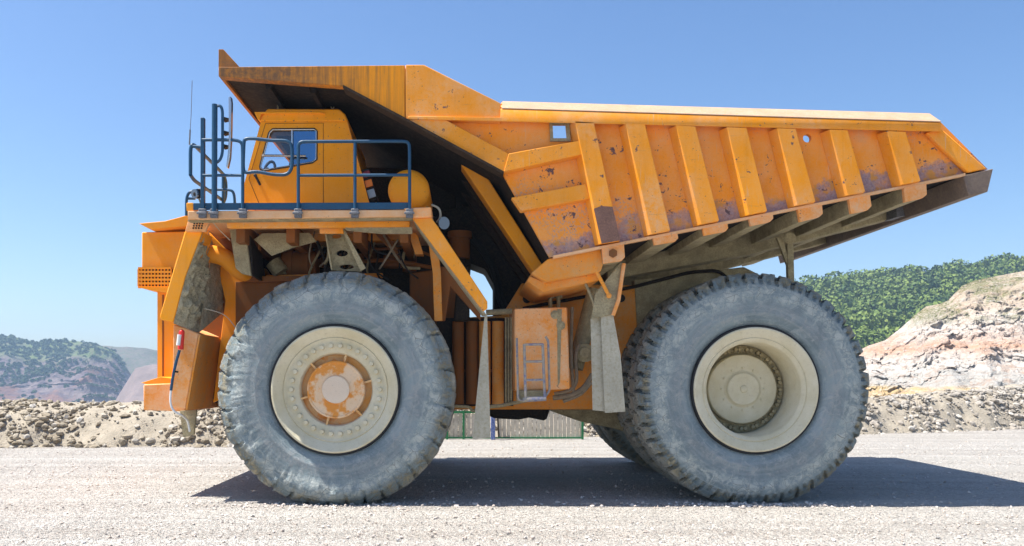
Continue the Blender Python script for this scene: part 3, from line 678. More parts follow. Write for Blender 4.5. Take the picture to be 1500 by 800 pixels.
# ---- wheels
def tyre_mesh(name, worn):
    NL = 42 if not worn else 38; K = 14; n = NL*K; W = .76
    half = [(.705, .12), (.735, .06), (.80, .025), (.86, .010), (.875, .004), (.89, .007), (.96, .0), (1.04, .001), (1.10, .008), (1.15, .02), (1.19, .034), (1.215, .046), (1.24, .060), (1.265, .076), (1.29, .094), (1.318, .114), (1.336, .14), (1.345, .175), (1.345, .215), (1.345, .25), (1.345, .262), (1.345, .285), (1.345, .33)]
    prof = half+[(r, W-y) for r, y in half[::-1]]
    b = bmesh.new(); rings = []
    for j, (r, y) in enumerate(prof):
        ring = []; near = y < W/2; ed = y if near else W-y; sg = 1 if near else -1
        for k in range(n):
            sh = (ed-.1)*(26 if worn else 16)*sg+(0 if near else K/2)
            ph = ((k+sh) % K)/K; rr = r; yy = y; li = int((k+sh)//K) % NL
            rnd_ = (math.sin(li*12.9898+(0 if near else 7.1))*43758.5453) % 1
            gr = ph < (.15 if worn else .20)
            if worn:
                if r > 1.25 and gr and ed < .3: rr = r-.05*(.6+.6*rnd_)
                elif 1.17 < r <= 1.25 and gr and rnd_ > .2: yy = y+.022*sg
                if r > 1.2: rr -= .012*rnd_
            else:
                if r > 1.27 and gr and ed < .25: rr = r-.075
                elif 1.20 < r <= 1.27 and gr: yy = y+.036*sg
                elif r > 1.34 and .25 <= ed <= .275: rr = r-.035
                elif r > 1.34 and ed > .275 and (ph+.5) % 1 < .1: rr = r-.035
                elif r > 1.33 and .17 < ed < .25 and .52 < ph < .6: rr = r-.03
                if 1.19 < r < 1.25 and .48 < ph < .72: yy = y+.03*sg
                if r > 1.3: rr -= .010*rnd_
            a = 2*PI*k/n
            if r > 1.12: rr += (.010 if worn else .006)*fb(math.cos(a)*9+j*.3, math.sin(a)*9, 3)+.006*fb(math.cos(a)*34, math.sin(a)*34, j*.9)
            if worn and 1.06 < r < 1.26: yy += -.020*sg*min(1, max(0, (fb(math.cos(a)*5.5, math.sin(a)*5.5, r*5, 4)+(r-1.12)*3.2)*5))
            if .98 < r < 1.27: yy += .006*fb(math.cos(a)*22*r, math.sin(a)*22*r, 5)*sg
            x, z = rr*math.cos(a), rr*math.sin(a)
            z = max(z, -1.287)
            if z < -.95 and r > .95: yy += -.045*sg*math.exp(-((r-1.13)/.11)**2)*min(1, (-.95-z)*4)
            ring.append(b.verts.new((x, yy, z)))
        rings.append(ring)
    for A, B in zip(rings, rings[1:]):
        for k in range(n): b.faces.new((A[k], B[k], B[(k+1) % n], A[(k+1) % n]))
    bmesh.ops.recalc_face_normals(b, faces=b.faces[:])
    for f in b.faces: f.smooth = True
    for e in b.edges:
        if len(e.link_faces) == 2 and e.calc_face_angle(0) > math.radians(40): e.smooth = False
    me = bpy.data.meshes.new(name); b.to_mesh(me); b.free(); me.materials.append(M['tyre'] if not worn else M['tyre_worn']); return me
TF, TR = tyre_mesh('worn_tyre', True), tyre_mesh('lug_tyre', False)
def wheel_front():
    q = MB(); q.lathe([(.735, .13), (.715, .035), (.70, .012), (.685, .010), (.665, .028), (.60, .085), (.588, .098), (.580, .085), (.560, .105), (.53, .115), (.44, .125), (.415, .14), (.40, .17), (.40, .24)], 96)
    for k in range(30):                                                # clamp blocks round the ring
        a = 2*PI*k/30; m = Matrix.Rotation(-a, 4, 'Y') @ Matrix.Translation((.495, .11, 0))
        bmesh.ops.create_cone(q.b, cap_ends=True, segments=10, radius1=.034, radius2=.024, depth=.07, matrix=m @ Matrix.Rotation(PI/2, 4, 'X'))
    o = q.build('wheel', M['rim'], None, 0, 30, True)
    parts = []
    d = MB(); d.lathe([(.41, .19), (.39, .235), (.34, .25), (.31, .25)], 72)
    for k in range(6):
        a = 2*PI*k/6+.25; m = Matrix.Rotation(-a, 4, 'Y') @ Matrix.Translation((.365, .20, 0)) @ Matrix.Diagonal((.10, .10, .022, 1)); bmesh.ops.create_cube(d.b, size=1, matrix=m)
    parts.append(d.build('wheel_dish', M['dish'], None, 0, 30, True))
    h = MB(); h.lathe([(.325, .26), (.325, .125), (.318, .115), (.305, .113), (.295, .122), (.18, .128), (.165, .128), (.158, .112), (.10, .108), (0, .107)], 72)
    parts.append(h.build('hub', M['hub'], None, 0, 30, True))
    c = MB(); c.lathe([(.155, .109), (.15, .098), (.05, .093), (0, .093)], 48); parts.append(c.build('hub_cap', M['hubcap'], None, 0, 30, True))
    parts.append(link('tyre', TF, (0, 0, 0)))
    bl = MB(); bl.lathe([(.735, .055), (.722, .02), (.704, .022), (.70, .05)], 96); parts.append(bl.build('bead', M['rubber'], None, 0, 30, True))
    for p in parts: p.parent = o
    return o
def wheel_rear():
    q = MB(); q.lathe([(.735, .13), (.715, .035), (.70, .012), (.685, .010), (.655, .03), (.60, .055), (.59, .068), (.583, .058), (.565, .075), (.545, .09), (.535, .11), (.525, .60), (.40, .62)], 96)
    o = q.build('wheel', M['rim'], None, 0, 30, True); parts = []
    s = MB()
    for k in range(44):
        a = 2*PI*(k+(.16 if k % 2 else -.16))/44; m = Matrix.Rotation(-a, 4, 'Y') @ Matrix.Translation((.472, .555, 0)) @ Matrix.Rotation(PI/2, 4, 'X'); bmesh.ops.create_cone(s.b, cap_ends=True, segments=6, radius1=.026, radius2=.022, depth=.06, matrix=m)
    s.lathe([(.522, .60), (.518, .575), (.42, .575)], 72); parts.append(s.build('bolt_ring', M['mud'], None, 0, 30, True)) 
    h = MB(); h.lathe([(.412, .62), (.412, .50), (.402, .482), (.385, .475), (.22, .468), (.20, .455), (.192, .438), (.18, .43), (.045, .425), (.04, .412), (.02, .40), (0, .395)], 72)
    for k in range(12):
        a = 2*PI*k/12; m = Matrix.Rotation(-a, 4, 'Y') @ Matrix.Translation((.25, .465, 0)) @ Matrix.Rotation(PI/2, 4, 'X'); bmesh.ops.create_cone(h.b, cap_ends=True, segments=6, radius1=.014, radius2=.012, depth=.03, matrix=m)
    parts.append(h.build('hub', M['rim'], None, 0, 30, True))
    parts.append(link('tyre', TR, (0, 0, 0)))
    bl = MB(); bl.lathe([(.735, .055), (.722, .02), (.704, .022), (.70, .05)], 96); parts.append(bl.build('bead', M['rubber'], None, 0, 30, True))
    for p in parts: p.parent = o
    return o
def copy_tree(o):
    c = o.copy(); COL.objects.link(c)
    for ch in o.children: d = ch.copy(); COL.objects.link(d); d.parent = c
    return c
def place(o, x, y, rz): o.parent = T; o.location = Vector((x, y, 1.285))-T.location; o.rotation_euler = (0, 0, rz)
YF, YR = 9.12, 9.26
XF = P(489.5, 0, YF).x; XR = P(1108.5, 0, YR).x
wf = wheel_front(); place(wf, XF, YF, 0); wf2 = copy_tree(wf); place(wf2, XF, 2*YC-YF, PI)
wr = wheel_rear(); place(wr, XR, YR, 0)
c = copy_tree(wr); place(c, XR, 2*YC-YR, PI); c = copy_tree(wr); place(c, XR, YR+.90, 0); c = copy_tree(wr); place(c, XR, 2*YC-YR-.90, PI)

# ---- chassis
for Y0, Y1 in ((10.55, 10.75), (12.45, 12.65)):
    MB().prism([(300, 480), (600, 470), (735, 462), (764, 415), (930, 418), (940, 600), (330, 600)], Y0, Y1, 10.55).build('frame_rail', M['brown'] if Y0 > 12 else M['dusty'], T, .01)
    MB().prism([(929, 410), (1090, 391), (1112, 402), (1140, 430), (1180, 540), (1060, 640), (941, 604)], Y0, Y1, 10.55).build('rear_frame', M['mud'], T, .01)
MB().prism([(785, 470), (960, 470), (970, 560), (955, 645), (900, 628), (848, 617), (812, 604), (790, 590)], 10.9, 12.3, 10.9).build('drawbar', M['mud'], T, .02)
MB().prism([(690, 500), (810, 500), (806, 600), (800, 617), (775, 612), (760, 615), (722, 613), (700, 596)], 11.0, 12.2, 11.0).build('transmission', M['oil'], T, .03)
MB().cyl((XR, 10.2, 1.285), (XR, 13.0, 1.285), .48).cyl((XR, 10.0, 1.285), (XR, 13.2, 1.285), .36).build('rear_axle', M['mud'], T)
MB().cyl((XF, 9.6, 1.285), (XF, 13.6, 1.285), .2).box(XF-.25, XF+.25, 10.2, 13.0, 1.05, 1.5).build('front_axle', M['oil'], T)
MB().tube([P(766, 452, 10.5), P(870, 432, 10.5), P(930, 420, 10.5), P(1010, 399, 10.5), P(1050, 396, 10.5), P(1062, 404, 10.5), P(1075, 420, 10.5)], .022, rnd=.1).build('hydraulic_pipe', M['oil'], T)
q = MB(); q.cyl(P(772, 438, 10.549), P(772, 438, 10.53), .055).cyl(P(910, 437, 10.549), P(910, 437, 10.53), .05); q.build('frame_hole', M['oil'], T)
for px in (806, 818): MB().cyl(P(px, 452, 10.2), P(px, 437, 10.2), .025).cyl(P(px, 437, 10.2), P(px, 432, 10.2), .05, n=8).build('grease_fitting', M['mud'], T)
# hydraulic tank with ladder
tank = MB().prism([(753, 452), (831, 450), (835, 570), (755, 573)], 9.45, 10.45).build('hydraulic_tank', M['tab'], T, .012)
for a, b in ((813, 461), (821.5, 477)):
    MB().cyl(P(a, b, 9.449), P(a, b, 9.43), .05).cyl(P(a, b, 9.429), P(a, b, 9.415), .032).build('filler_cap', M['mud'], tank)
MB().prism([(816, 453), (823, 453), (820, 560), (817, 566)], 9.444, 9.4495, 9.4495).build('oil_stain', M['mud'], tank)
lad = MB()
for pts in ([(768, 504), (770, 586)], [(795, 504), (798, 584)]): lad.tube([P(a, b, 9.25) for a, b in pts], .016)
for y in (505, 530, 557, 583): lad.tube([P(768.5, y, 9.25), P(796, y-.5, 9.25)], .014)
lad.tube([P(757, 495, 9.3), P(759, 586, 9.3), P(766, 587, 9.3)], .013, rnd=.05); lad.tube([P(799, 493, 9.3), P(803, 499, 9.3), P(805, 572, 9.3), P(798, 582, 9.3)], .013, rnd=.03)
lad.tube([P(766, 586, 9.25), P(800, 584, 9.25)], .026)
lad.build('ladder', M['bluechip'], T)
MB().box(P(757, 0, 9.35).x, P(800, 0, 9.35).x, 9.33, 9.44, P(0, 587, 9.35).z, P(0, 572, 9.35).z).build('step_tray', M['mud'], T, .006)
# rear deflector and mud flaps
q = MB(); q.taper([(909, 384), (914, 386), (908, 434), (898, 461), (866, 467), (872, 430)], 9.12, 9.17, [(909, 384), (914, 386), (908, 434), (898, 461), (866, 467), (872, 430)]); q.build('deflector', M['mud'], T, .004)
MB().tube([P(914, 386, 9.1), P(909, 420, 9.1), P(906, 440, 9.1), P(898, 462, 9.1)], .022).build('deflector_edge', M['tab'], T)
MB().taper([(865, 467), (882, 464), (889, 603), (868, 601)], 9.19, 9.21, [(865, 468), (882, 465), (889, 603), (868, 601)]).build('mud_flap', M['flap'], T)
q = MB().taper([(880, 463), (898, 460), (909, 520), (916, 603), (886, 605)], 9.14, 9.165, [(880, 463), (898, 460), (909, 520), (916, 603), (886, 605)]); q.build('mud_flap', M['flap'], T)
MB().tube([P(869, 389, 9.03), P(892, 433, 9.08)], .02).ball(P(892, 433, 9.08), .03).build('tie_rod', M['rib'], T)
MB().tube([P(856, 411, 9.2), P(871, 447, 9.15)], .016).ball(P(871, 447, 9.15), .024).build('tie_rod', M['mud'], T)
q = MB(); q.cyl(P(872, 425, 10.1), P(842, 540, 10.0), .10).cyl(P(857, 517, 9.78), P(857, 517, 9.98), .11).cyl(P(857, 517, 9.74), P(857, 517, 9.779), .06); q.build('hoist_cylinder', M['mud'], T)
for pts, r in (([(848, 505), (842, 520), (846, 560), (835, 573), (812, 577)], .022), ([(868, 548), (855, 570), (835, 580), (810, 583)], .03), ([(866, 560), (852, 578), (825, 588)], .022), ([(838, 450), (836, 520), (840, 575)], .02)):
    MB().tube([P(a, b, 9.75) for a, b in pts], r, rnd=.15).build('hose', M['hose'], T)
# upright cylinders behind the front wheel
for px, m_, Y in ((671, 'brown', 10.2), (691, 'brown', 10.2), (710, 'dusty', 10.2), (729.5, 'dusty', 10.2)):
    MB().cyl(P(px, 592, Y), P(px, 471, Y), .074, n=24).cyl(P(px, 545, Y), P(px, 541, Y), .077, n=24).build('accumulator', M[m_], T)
MB().prism([(640, 466), (752, 466), (752, 595), (640, 595)], 10.32, 10.36).build('mounting_plate', M['oil'], T)
q = MB()
for px in (741, 745, 749): q.tube([P(px, 465, 9.9), P(px, 590, 9.9)], .013)
q.tube([P(712, 458, 9.9), P(750, 456, 9.9)], .035).tube([P(700, 598, 9.9), P(735, 594, 9.9), P(775, 586, 9.8)], .022)
q.tube([P(664, 595, 9.9), P(688, 596, 9.9), P(693, 604, 9.9), P(700, 597, 9.9)], .018, rnd=.05)
q.build('pipe_run', M['mud'], T)
MB().taper([(710, 460), (713.5, 459), (718.5, 641), (692, 644)], 9.32, 9.34, [(710, 460), (713.5, 459), (718.5, 641), (692, 644)]).build('front_mud_flap', M['flap'], T)
MB().prism([(600, 400), (636, 395), (662, 415), (690, 468), (690, 592), (600, 592)], 10.40, 10.46, 10.40).build('wheel_house', M['brown'], T, .01)

# ---- front: hood, grille, bumper
hood = MB().prism([(207.5, 340), (330, 338), (330, 560), (230, 560), (230, 428), (207.5, 392)], 10.3, 12.9).build('hood', M['orange'], T, .012)
MB().prism([(208, 329.5), (246, 326), (276, 318), (300, 318), (300, 332), (225, 338.5)], 10.2, 13.0, 10.3).build('hood_visor', M['orange'], hood, .006)
MB().box(P(239, 0, 10.299).x-.01, P(239, 0, 10.299).x+.01, 10.292, 10.3, P(0, 558, 10.3).z, P(0, 432, 10.3).z).build('panel_seam', M['brown'], hood)
g = MB(); x0, x1 = P(203, 0, 10.24).x, P(251, 0, 10.24).x
zt, zb = P(0, 393, 10.24).z, P(0, 421, 10.24).z
for k in range(6): z = zt+(zb-zt)*k/5; g.box(x0, x1, 10.22, 10.245, z-.012, z+.012)
for k in range(11): x = x0+(x1-x0)*k/10; g.box(x-.009, x+.009, 10.225, 10.24, zb+.012, zt-.012)
g.prism([(203, 421), (251, 421), (251, 430), (236, 428)], 10.2, 12.98, 10.24)
g.box(x0-.001, x0+.02, 10.245, 12.95, zb, zt)
g.build('grille', M['orange'], hood)
MB().box(x0+.02, x1, 10.26, 10.297, zb+.005, zt-.005).build('grille_backing', M['oil'], hood)
bump = MB().prism([(210, 563), (262, 561), (272, 603), (210, 601)], 9.75, 13.45).build('bumper', M['tab'], T, .012)
MB().prism([(204, 561), (233, 552), (262, 556), (262, 561), (212, 563)], 9.8, 13.4, 9.75).build('bumper_step', M['orange'], bump, .004)
# step tower beside the grille
tw = MB().prism([(254, 475), (270, 480), (291, 489), (271.5, 599), (252, 596)], 9.36, 10.25).build('step_tower', M['tab'], T, .01)
MB().prism([(291, 490), (293.5, 490), (274, 600.5), (271.5, 600.5)], 9.362, 10.25, 9.36).build('tower_side', M['dusty'], tw)
up = MB().prism([(271, 338), (297, 339), (272, 405), (254, 472), (236, 469), (233.5, 464)], 9.22, 9.6).build('tower_guard', M['orange'], tw, .01)
MB().prism([(279.5, 309), (309, 319), (300, 339), (271, 339)], 9.14, 9.2).build('grip_plate', M['tab'], tw, .004)
q = MB()
for i in range(4):
    for j in range(4): p = P(285.5+j*4.0-i*.8, 324+i*3.4, 9.138); q.cyl(p, p+Vector((0, .012, 0)), .011, n=8)
q.build('grip_hole', M['oil'], tw)
# mud caked inside the tower
def mudslab(name, A, B, parent, n=48, amp=.07):                       # A, B: polylines of world points bounding a strip
    q = MB(); rows = []
    for i in range(n+1):
        t = i/n; row = []
        for j in range(25):
            u = j/24
            def along(L):
                s = t*(len(L)-1); k = min(int(s), len(L)-2); return L[k].lerp(L[k+1], s-k)
            p = along(A).lerp(along(B), u)
            d = fb(p.x*14, p.z*14, p.y*14, 5)*amp; e = min(u, 1-u, t, 1-t)*8; e = min(1, e)
            row.append(q.b.verts.new(p+Vector((.8, -.5, .1))*max(0, d+amp*.4)*e))
        rows.append(row)
    for a, b in zip(rows, rows[1:]):
        for j in range(24): q.b.faces.new((a[j], a[j+1], b[j+1], b[j]))
    return q.build(name, M['mudrough'], parent)
mudslab('caked_mud', [P(297, 340, 9.22), P(272, 406, 9.22), P(254, 474, 9.22)], [P(304, 345, 9.75), P(308, 420, 9.8), P(291, 488, 9.5)], tw)
mudslab('caked_mud', [P(297, 345, 9.6), P(309, 380, 9.8), P(291, 488, 9.37)], [P(312, 350, 10.2), P(330, 410, 10.3), P(330, 455, 10.25)], tw, amp=.03)
MB().prism([(306, 340), (345, 380), (362, 415), (330, 580), (312, 590), (330, 440)], 10.1, 10.16).build('inner_brace', M['orange'], tw, .006)
MB().prism([(306, 330), (340, 330), (345, 405), (310, 560), (290, 590), (285, 480)], 10.17, 10.24, 10.17).build('inner_panel', M['brown'], tw, .006)
MB().prism([(263, 602), (288, 600), (284, 637), (268, 641)], 9.7, 9.74).build('tow_plate', M['mud'], bump, .004)
# flag grip on a cable
q = MB(); q.tube([P(266, 488, 9.25), P(264.5, 512, 9.25)], .032, n=12).ball(P(266, 487, 9.25), .034); fg = q.build('warning_marker', M['red'], T)
MB().tube([P(263, 490, 9.2), P(261, 506, 9.2)], .022, n=10).build('marker_sleeve', M['white'], fg)
cab_ = MB().tube([P(263, 513, 9.25), P(258, 530, 9.25), P(253, 552, 9.25), P(250.5, 572, 9.25)], .017, rnd=.1).build('cable', M['blue'], fg)
MB().tube([P(250.5, 572, 9.25), P(249, 590, 9.25), P(254, 603, 9.25), P(266, 608, 9.3), P(275, 615, 9.6), P(278, 632, 9.65)], .013, rnd=.15).build('cable_tail', M['white'], fg)
q = MB(); q.tube([P(254, 544, 9.25), P(261, 545, 9.25)], .01); q.build('cable_clip', M['oil'], fg)
# pipe and brackets under the deck
MB().tube([P(303, 371, 9.75), P(330, 376, 9.75), P(348, 396, 9.8), P(366, 403, 10.0), P(384, 404, 10.9)], .105, n=16, rnd=.3).build('intake_pipe', M['orange'], T)
MB().cyl(P(288, 369, 9.75), P(304, 371, 9.75), .115).build('pipe_sleeve', M['mud'], T)
MB().prism([(334, 322), (348, 327), (360, 345), (368, 404), (354, 401), (345, 393)], 9.45, 9.50).build('hanger_plate', M['mud'], T, .006)
MB().taper([(361, 345), (366, 345), (372, 404), (368, 404)], 9.5, 10.1, [(378, 362), (382, 362), (390, 415), (386, 415)]).build('hanger_plate', M['oil'], T)
q = MB(); q.taper([(372, 351), (384, 342), (453, 341), (464, 354), (430, 363), (398, 375)], 9.55, 9.62, [(374, 353), (386, 346), (453, 345), (462, 354), (430, 362), (400, 373)]); q.build('heat_shield', M['mud'], T)
q = MB(); q.plate([(468, 320), (489.5, 320), (503, 336), (534, 393), (528, 398), (486, 396), (476, 343)], [[(493+7*math.cos(a), 346+3.6*math.sin(a)) for a in np.linspace(0, 2*PI, 14)[:-1]], [(501+8.5*math.cos(a), 371+4.8*math.sin(a)) for a in np.linspace(0, 2*PI, 14)[:-1]], [(508+11*math.cos(a), 391+3.5*math.sin(a)) for a in np.linspace(0, 2*PI, 14)[:-1]]], 9.42, .04)
q.build('support_bracket', M['mud'], T)
q = MB(); q.taper([(476, 343), (478, 343), (487, 396), (485, 396)], 9.3, 9.42, [(476, 343), (478, 343), (487, 396), (485, 396)]).taper([(500, 335), (504, 335), (536, 393), (528, 397)], 9.28, 9.42, [(500, 335), (504, 335), (536, 393), (528, 397)]); q.build('bracket_rim', M['mud'], T)
MB().prism([(468, 320), (489, 320), (502, 331), (503, 342), (468, 342)], 9.24, 9.28).build('bracket_foot', M['rib'], T, .004)
# ---- deck
deck = MB().prism([(275, 309), (632, 307), (632, 317), (275, 321.5)], 8.95, 14.25).build('deck', M['deck'], T, .006)
MB().prism([(332, 325), (600, 323.5), (600, 332.5), (332, 334)], 9.12, 9.2).build('deck_beam', M['rib'], deck, .006)
MB().prism([(275, 322), (604, 318.5), (604, 321), (275, 324)], 8.99, 9.1).build('deck_lip', M['mud'], deck)
mudslab('caked_mud', [P(506, 333.5, 9.14), P(560, 333.5, 9.14), P(604, 333, 9.14)], [P(506, 338, 9.3), P(560, 343, 9.3), P(604, 343, 9.3)], deck, amp=.06)
for px in (345, 420, 520, 590):
    a = P(px, 322, 9.1); MB().box(a.x-.05, a.x+.05, 9.3, 14.0, a.z-.22, a.z-.01).build('deck_joist', M['brown'], deck, .006)
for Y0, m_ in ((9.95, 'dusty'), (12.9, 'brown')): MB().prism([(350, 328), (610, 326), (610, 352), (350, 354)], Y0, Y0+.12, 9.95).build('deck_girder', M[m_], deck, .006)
MB().prism([(273, 297), (283, 297), (283, 309), (273, 309)], 8.97, 9.3).build('deck_corner', M['orange'], deck, .006)
MB().prism([(591, 305), (632, 303), (632, 318), (604, 319)], 8.93, 9.4).build('deck_end', M['tab'], deck, .01)
st = MB().prism([(604, 320), (632, 319), (640, 330), (714, 442), (714, 452), (708, 456)], 8.97, 9.02).build('deck_strut', M['rib'], T, .006)
q = MB(); q.prism([(606, 324), (611, 324), (711, 459), (707, 459)], 9.02, 9.45, 9.02); q.build('strut_web', M['mudrough'], st)
MB().prism([(626, 345), (640, 350), (646, 400), (648, 470), (636, 470), (634, 400)], 9.5, 9.56).build('strut_leg', M['dusty'], st, .004)
MB().prism([(640, 390), (660, 392), (704, 456), (704, 470), (660, 420), (652, 470), (644, 470)], 9.6, 9.66).build('strut_leg', M['brown'], st, .004)
# engine and clutter below the deck
eng = MB()
eng.prism([(300, 430), (300, 380), (380, 375), (430, 380), (440, 360), (560, 360), (566, 400), (640, 400), (650, 470), (650, 590), (300, 590)], 10.9, 12.3, 10.9)
eng.build('engine', M['oil'], T, .03)
MB().prism([(515, 346), (640, 343), (690, 352), (690, 387), (682, 392), (684, 436), (668, 470), (640, 480), (600, 470), (515, 470)], 10.95, 12.3, 10.95).build('radiator_shroud', M['oil'], T, .02)
MB().prism([(512, 318), (640, 318), (648, 345), (512, 347)], 10.9, 13.8, 10.9).build('bulkhead', M['oil'], T, .02)
q = MB()
for k in range(7): q.cyl(P(445+k*14, 392, 10.6), P(445+k*14, 372, 10.6), .04)
q.cyl(P(416, 388, 10.3), P(465, 388, 10.3), .17).cyl(P(425, 388, 10.3), P(431, 388, 10.3), .19).cyl(P(450, 388, 10.3), P(455, 388, 10.3), .19); q.build('turbocharger', M['brown'], T)
MB().prism([(355, 405), (440, 404), (440, 412), (355, 413)], 9.9, 10.0).prism([(345, 413), (430, 412), (430, 470), (345, 480)], 10.0, 10.06).build('fender_panel', M['brown'], T, .004)
MB().prism([(390, 403), (560, 400), (560, 406), (390, 409)], 10.1, 10.2).build('engine_rail', M['dusty'], T, .004)
for i in range(26):
    x0 = random.uniform(440, 625); y0 = random.uniform(338, 372); x1 = x0+random.uniform(-35, 35); y1 = y0+random.uniform(20, 60); Y = random.uniform(9.6, 10.6)
    MB().tube([P(x0, y0, Y), P((x0+x1)/2+random.uniform(-16, 16), (y0+y1)/2+random.uniform(0, 16), Y-.1), P(x1, y1, Y)], random.uniform(.009, .02), n=6, rnd=.25).build('hose', M[random.choice(['hose', 'oil', 'mud', 'rubber'])], T)
MB().tube([P(307, 318, 9.1), P(318, 334, 9.2), P(337, 352, 9.3)], .0045, rnd=.3).tube([P(300, 452, 9.4), P(330, 460, 9.5), P(345, 480, 9.5)], .0045, rnd=.2).build('wire', M['flap'], T)
MB().prism([(508, 345), (600, 343), (606, 352), (508, 355)], 10.15, 10.3).build('cross_tube', M['dusty'], T, .006)
MB().prism([(548, 340), (563, 340), (586, 368), (578, 374)], 9.8, 9.9).build('gusset_plate', M['brown'], T, .004)
MB().prism([(596, 335), (612, 345), (620, 372), (608, 372)], 9.7, 9.9).build('gusset_plate', M['dusty'], T, .004)
MB().cyl(P(400, 384, 10.1), P(412, 400, 10.1), .10).cyl(P(412, 383, 10.2), P(412, 402, 10.2), .07).build('filter_housing', M['mud'], T)
MB().tube([P(510, 360, 10.2), P(545, 366, 10.2), P(600, 362, 10.3), P(640, 378, 10.3)], .018, rnd=.2).tube([P(520, 384, 10.4), P(570, 380, 10.4), P(632, 392, 10.4)], .025, rnd=.2).build('pipe_run', M['brown'], T)
MB().cyl(P(575, 392, 10.6), P(575, 375, 10.6), .12, n=18).cyl(P(600, 398, 10.6), P(600, 384, 10.6), .09, n=18).build('pump', M['brown'], T)
for px in (366, 396): MB().prism([(px, 340), (px+9, 340), (px+14, 365), (px+6, 366)], 9.9, 10.0).build('stay', M['dusty'], T, .003)
# drum and exhaust duct behind the strut
MB().cyl(P(673.5, 379, 10.9), P(673.5, 349, 10.9), .135, n=24).cyl(P(673.5, 349, 10.9), P(673.5, 340, 10.9), .16, n=24).build('air_breather', M['brown'], T)
MB().tube([P(673, 380, 10.9), P(674, 400, 10.9), P(676, 480, 10.9)], .09, n=12).build('breather_pipe', M['oil'], T)
MB().prism([(668, 425), (680, 425), (688, 452), (688, 470), (664, 470)], 9.9, 10.1).build('valve_block', M['oil'], T, .02)
for k in range(5):
    MB().tube([P(684+k*5, 345-k*2, 11.2+.1*k), P(705+k*5, 366, 11.2+.1*k), P(722+k*6, 395, 11.2+.1*k), P(730+k*6, 440, 11.2+.1*k), P(740+k*6, 458, 11.2+.1*k)], .03, rnd=.4).build('hose', M['rubber'], T)
# hoist ram of the far side closing the view beyond the front wall
MB().prism([(690, 300), (740, 340), (775, 400), (778, 462), (724, 462), (724, 418), (711, 394), (690, 386), (640, 345), (640, 310)], 11.3, 12.0, 11.3).build('body_pivot_frame', M['oil'], T, .02)
# ---- cab
cab = MB(); CO = [(358, 300), (541, 300), (530, 254), (508.5, 179), (382, 179), (364, 246), (358, 268)]
WIN = [(399, 189), (461, 188.5), (464.5, 192), (464, 234), (458, 238.5), (386, 250.5), (381, 247.5), (380.5, 244), (394, 194)]
CY0, CY1 = 9.55, 11.25
def to(pts, Ya, Yb): return [((a-VX)*Ya/Yb+VX, VY+(b-VY)*Ya/Yb) for a, b in pts]
cab.plate(CO, [WIN], CY0, .05); cab.plate(to(CO, CY0, CY1-.05), [to(WIN, CY0, CY1-.05)], CY1-.05, .05)
def strip(q, a, b, Y0, Y1, th=(.03, 0)):
    A, B = P(*a, CY0), P(*b, CY0); d = Vector((th[0], 0, th[1]))
    vs = [Vector((A.x, Y0, A.z)), Vector((B.x, Y0, B.z)), Vector((B.x, Y1, B.z)), Vector((A.x, Y1, A.z))]
    f0 = [q.b.verts.new(v) for v in vs]; f1 = [q.b.verts.new(v+d) for v in vs]
    q.b.faces.new(f0); q.b.faces.new(f1[::-1])
    for i in range(4): q.b.faces.new((f0[i], f1[i], f1[(i+1) % 4], f0[(i+1) % 4]))
strip(cab, (540.5, 300), (530, 254), CY0+.051, CY1-.051, (-.04, 0)); strip(cab, (530, 254), (508.5, 180), CY0+.051, CY1-.051, (-.04, 0))
strip(cab, (358, 300), (358, 268), CY0+.051, CY1-.051, (.04, 0)); strip(cab, (358, 268), (364, 246), CY0+.051, CY1-.051, (.04, 0))
strip(cab, (358, 299), (540, 299), CY0+.051, CY1-.051, (0, .03))
CAB = cab.build('cab', M['cab'], T)
roof = MB().prism([(380, 178.5), (510, 178.5), (506, 168), (497, 160), (392, 160), (384, 170)], CY0-.02, CY1+.02, CY0).build('cab_roof', M['cab'], CAB, .014)
MB().prism([(374, 166), (470, 165.5), (477, 168.5), (470, 168), (384, 168.5), (381, 177), (379, 177)], CY0-.05, CY1+.05, CY0).build('roof_visor', M['cab'], CAB, .003)
MB().prism([(382, 181), (508, 180), (508, 297), (382, 297)], CY1-.12, CY1-.06, CY0).build('headliner', M['seat'], CAB) if 0 else None
MB().box(P(383, 0, CY0).x, P(507, 0, CY0).x, CY0+.06, CY1-.06, P(0, 180.2, CY0).z-.03, P(0, 179.5, CY0).z).build('headliner', M['seat'], CAB)
# seams of the door
def seam(pts): 
    return MB().tube([P(a, b, CY0-.001) for a, b in pts], .004, n=5).build('door_seam', M['brown'], CAB)
seam([(379, 297), (364.5, 262.5), (389, 181), (473.5, 180.5), (473.5, 297)])
MB().prism([(508.5, 180), (509.5, 180), (541.5, 299), (540.5, 299)], CY0-.006, CY0-.001, CY0).build('cab_edge', M['rib'], CAB)
# window frame and panes
q = MB(); q.tube([P(a, b, CY0-.003) for a, b in WIN], .009, n=8, closed=True); q.build('window_seal', M['rubber'], CAB)
q = MB(); q.tube([P(429+(a-429)*.975, 219+(b-219)*.965, CY0+.0) for a, b in WIN], .010, n=8, closed=True)
q.tube([P(428, 190, CY0+.01), P(428, 243, CY0+.01)], .012).tube([P(384, 228, CY0-.03), P(448, 228.5, CY0-.03)], .014); q.build('window_frame', M['mirror'], CAB)
def pane(poly, Y, mat, par=None):
    q = MB(); q.prism(poly, Y, Y+.006, CY0); return q.build('window_pane', M[mat], CAB)
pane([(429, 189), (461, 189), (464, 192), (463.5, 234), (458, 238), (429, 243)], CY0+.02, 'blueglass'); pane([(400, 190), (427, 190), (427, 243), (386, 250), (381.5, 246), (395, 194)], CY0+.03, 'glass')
pane([(400, 190), (461, 190), (463, 233), (386, 249), (382, 246), (394, 195)], CY1-.03, 'glass')
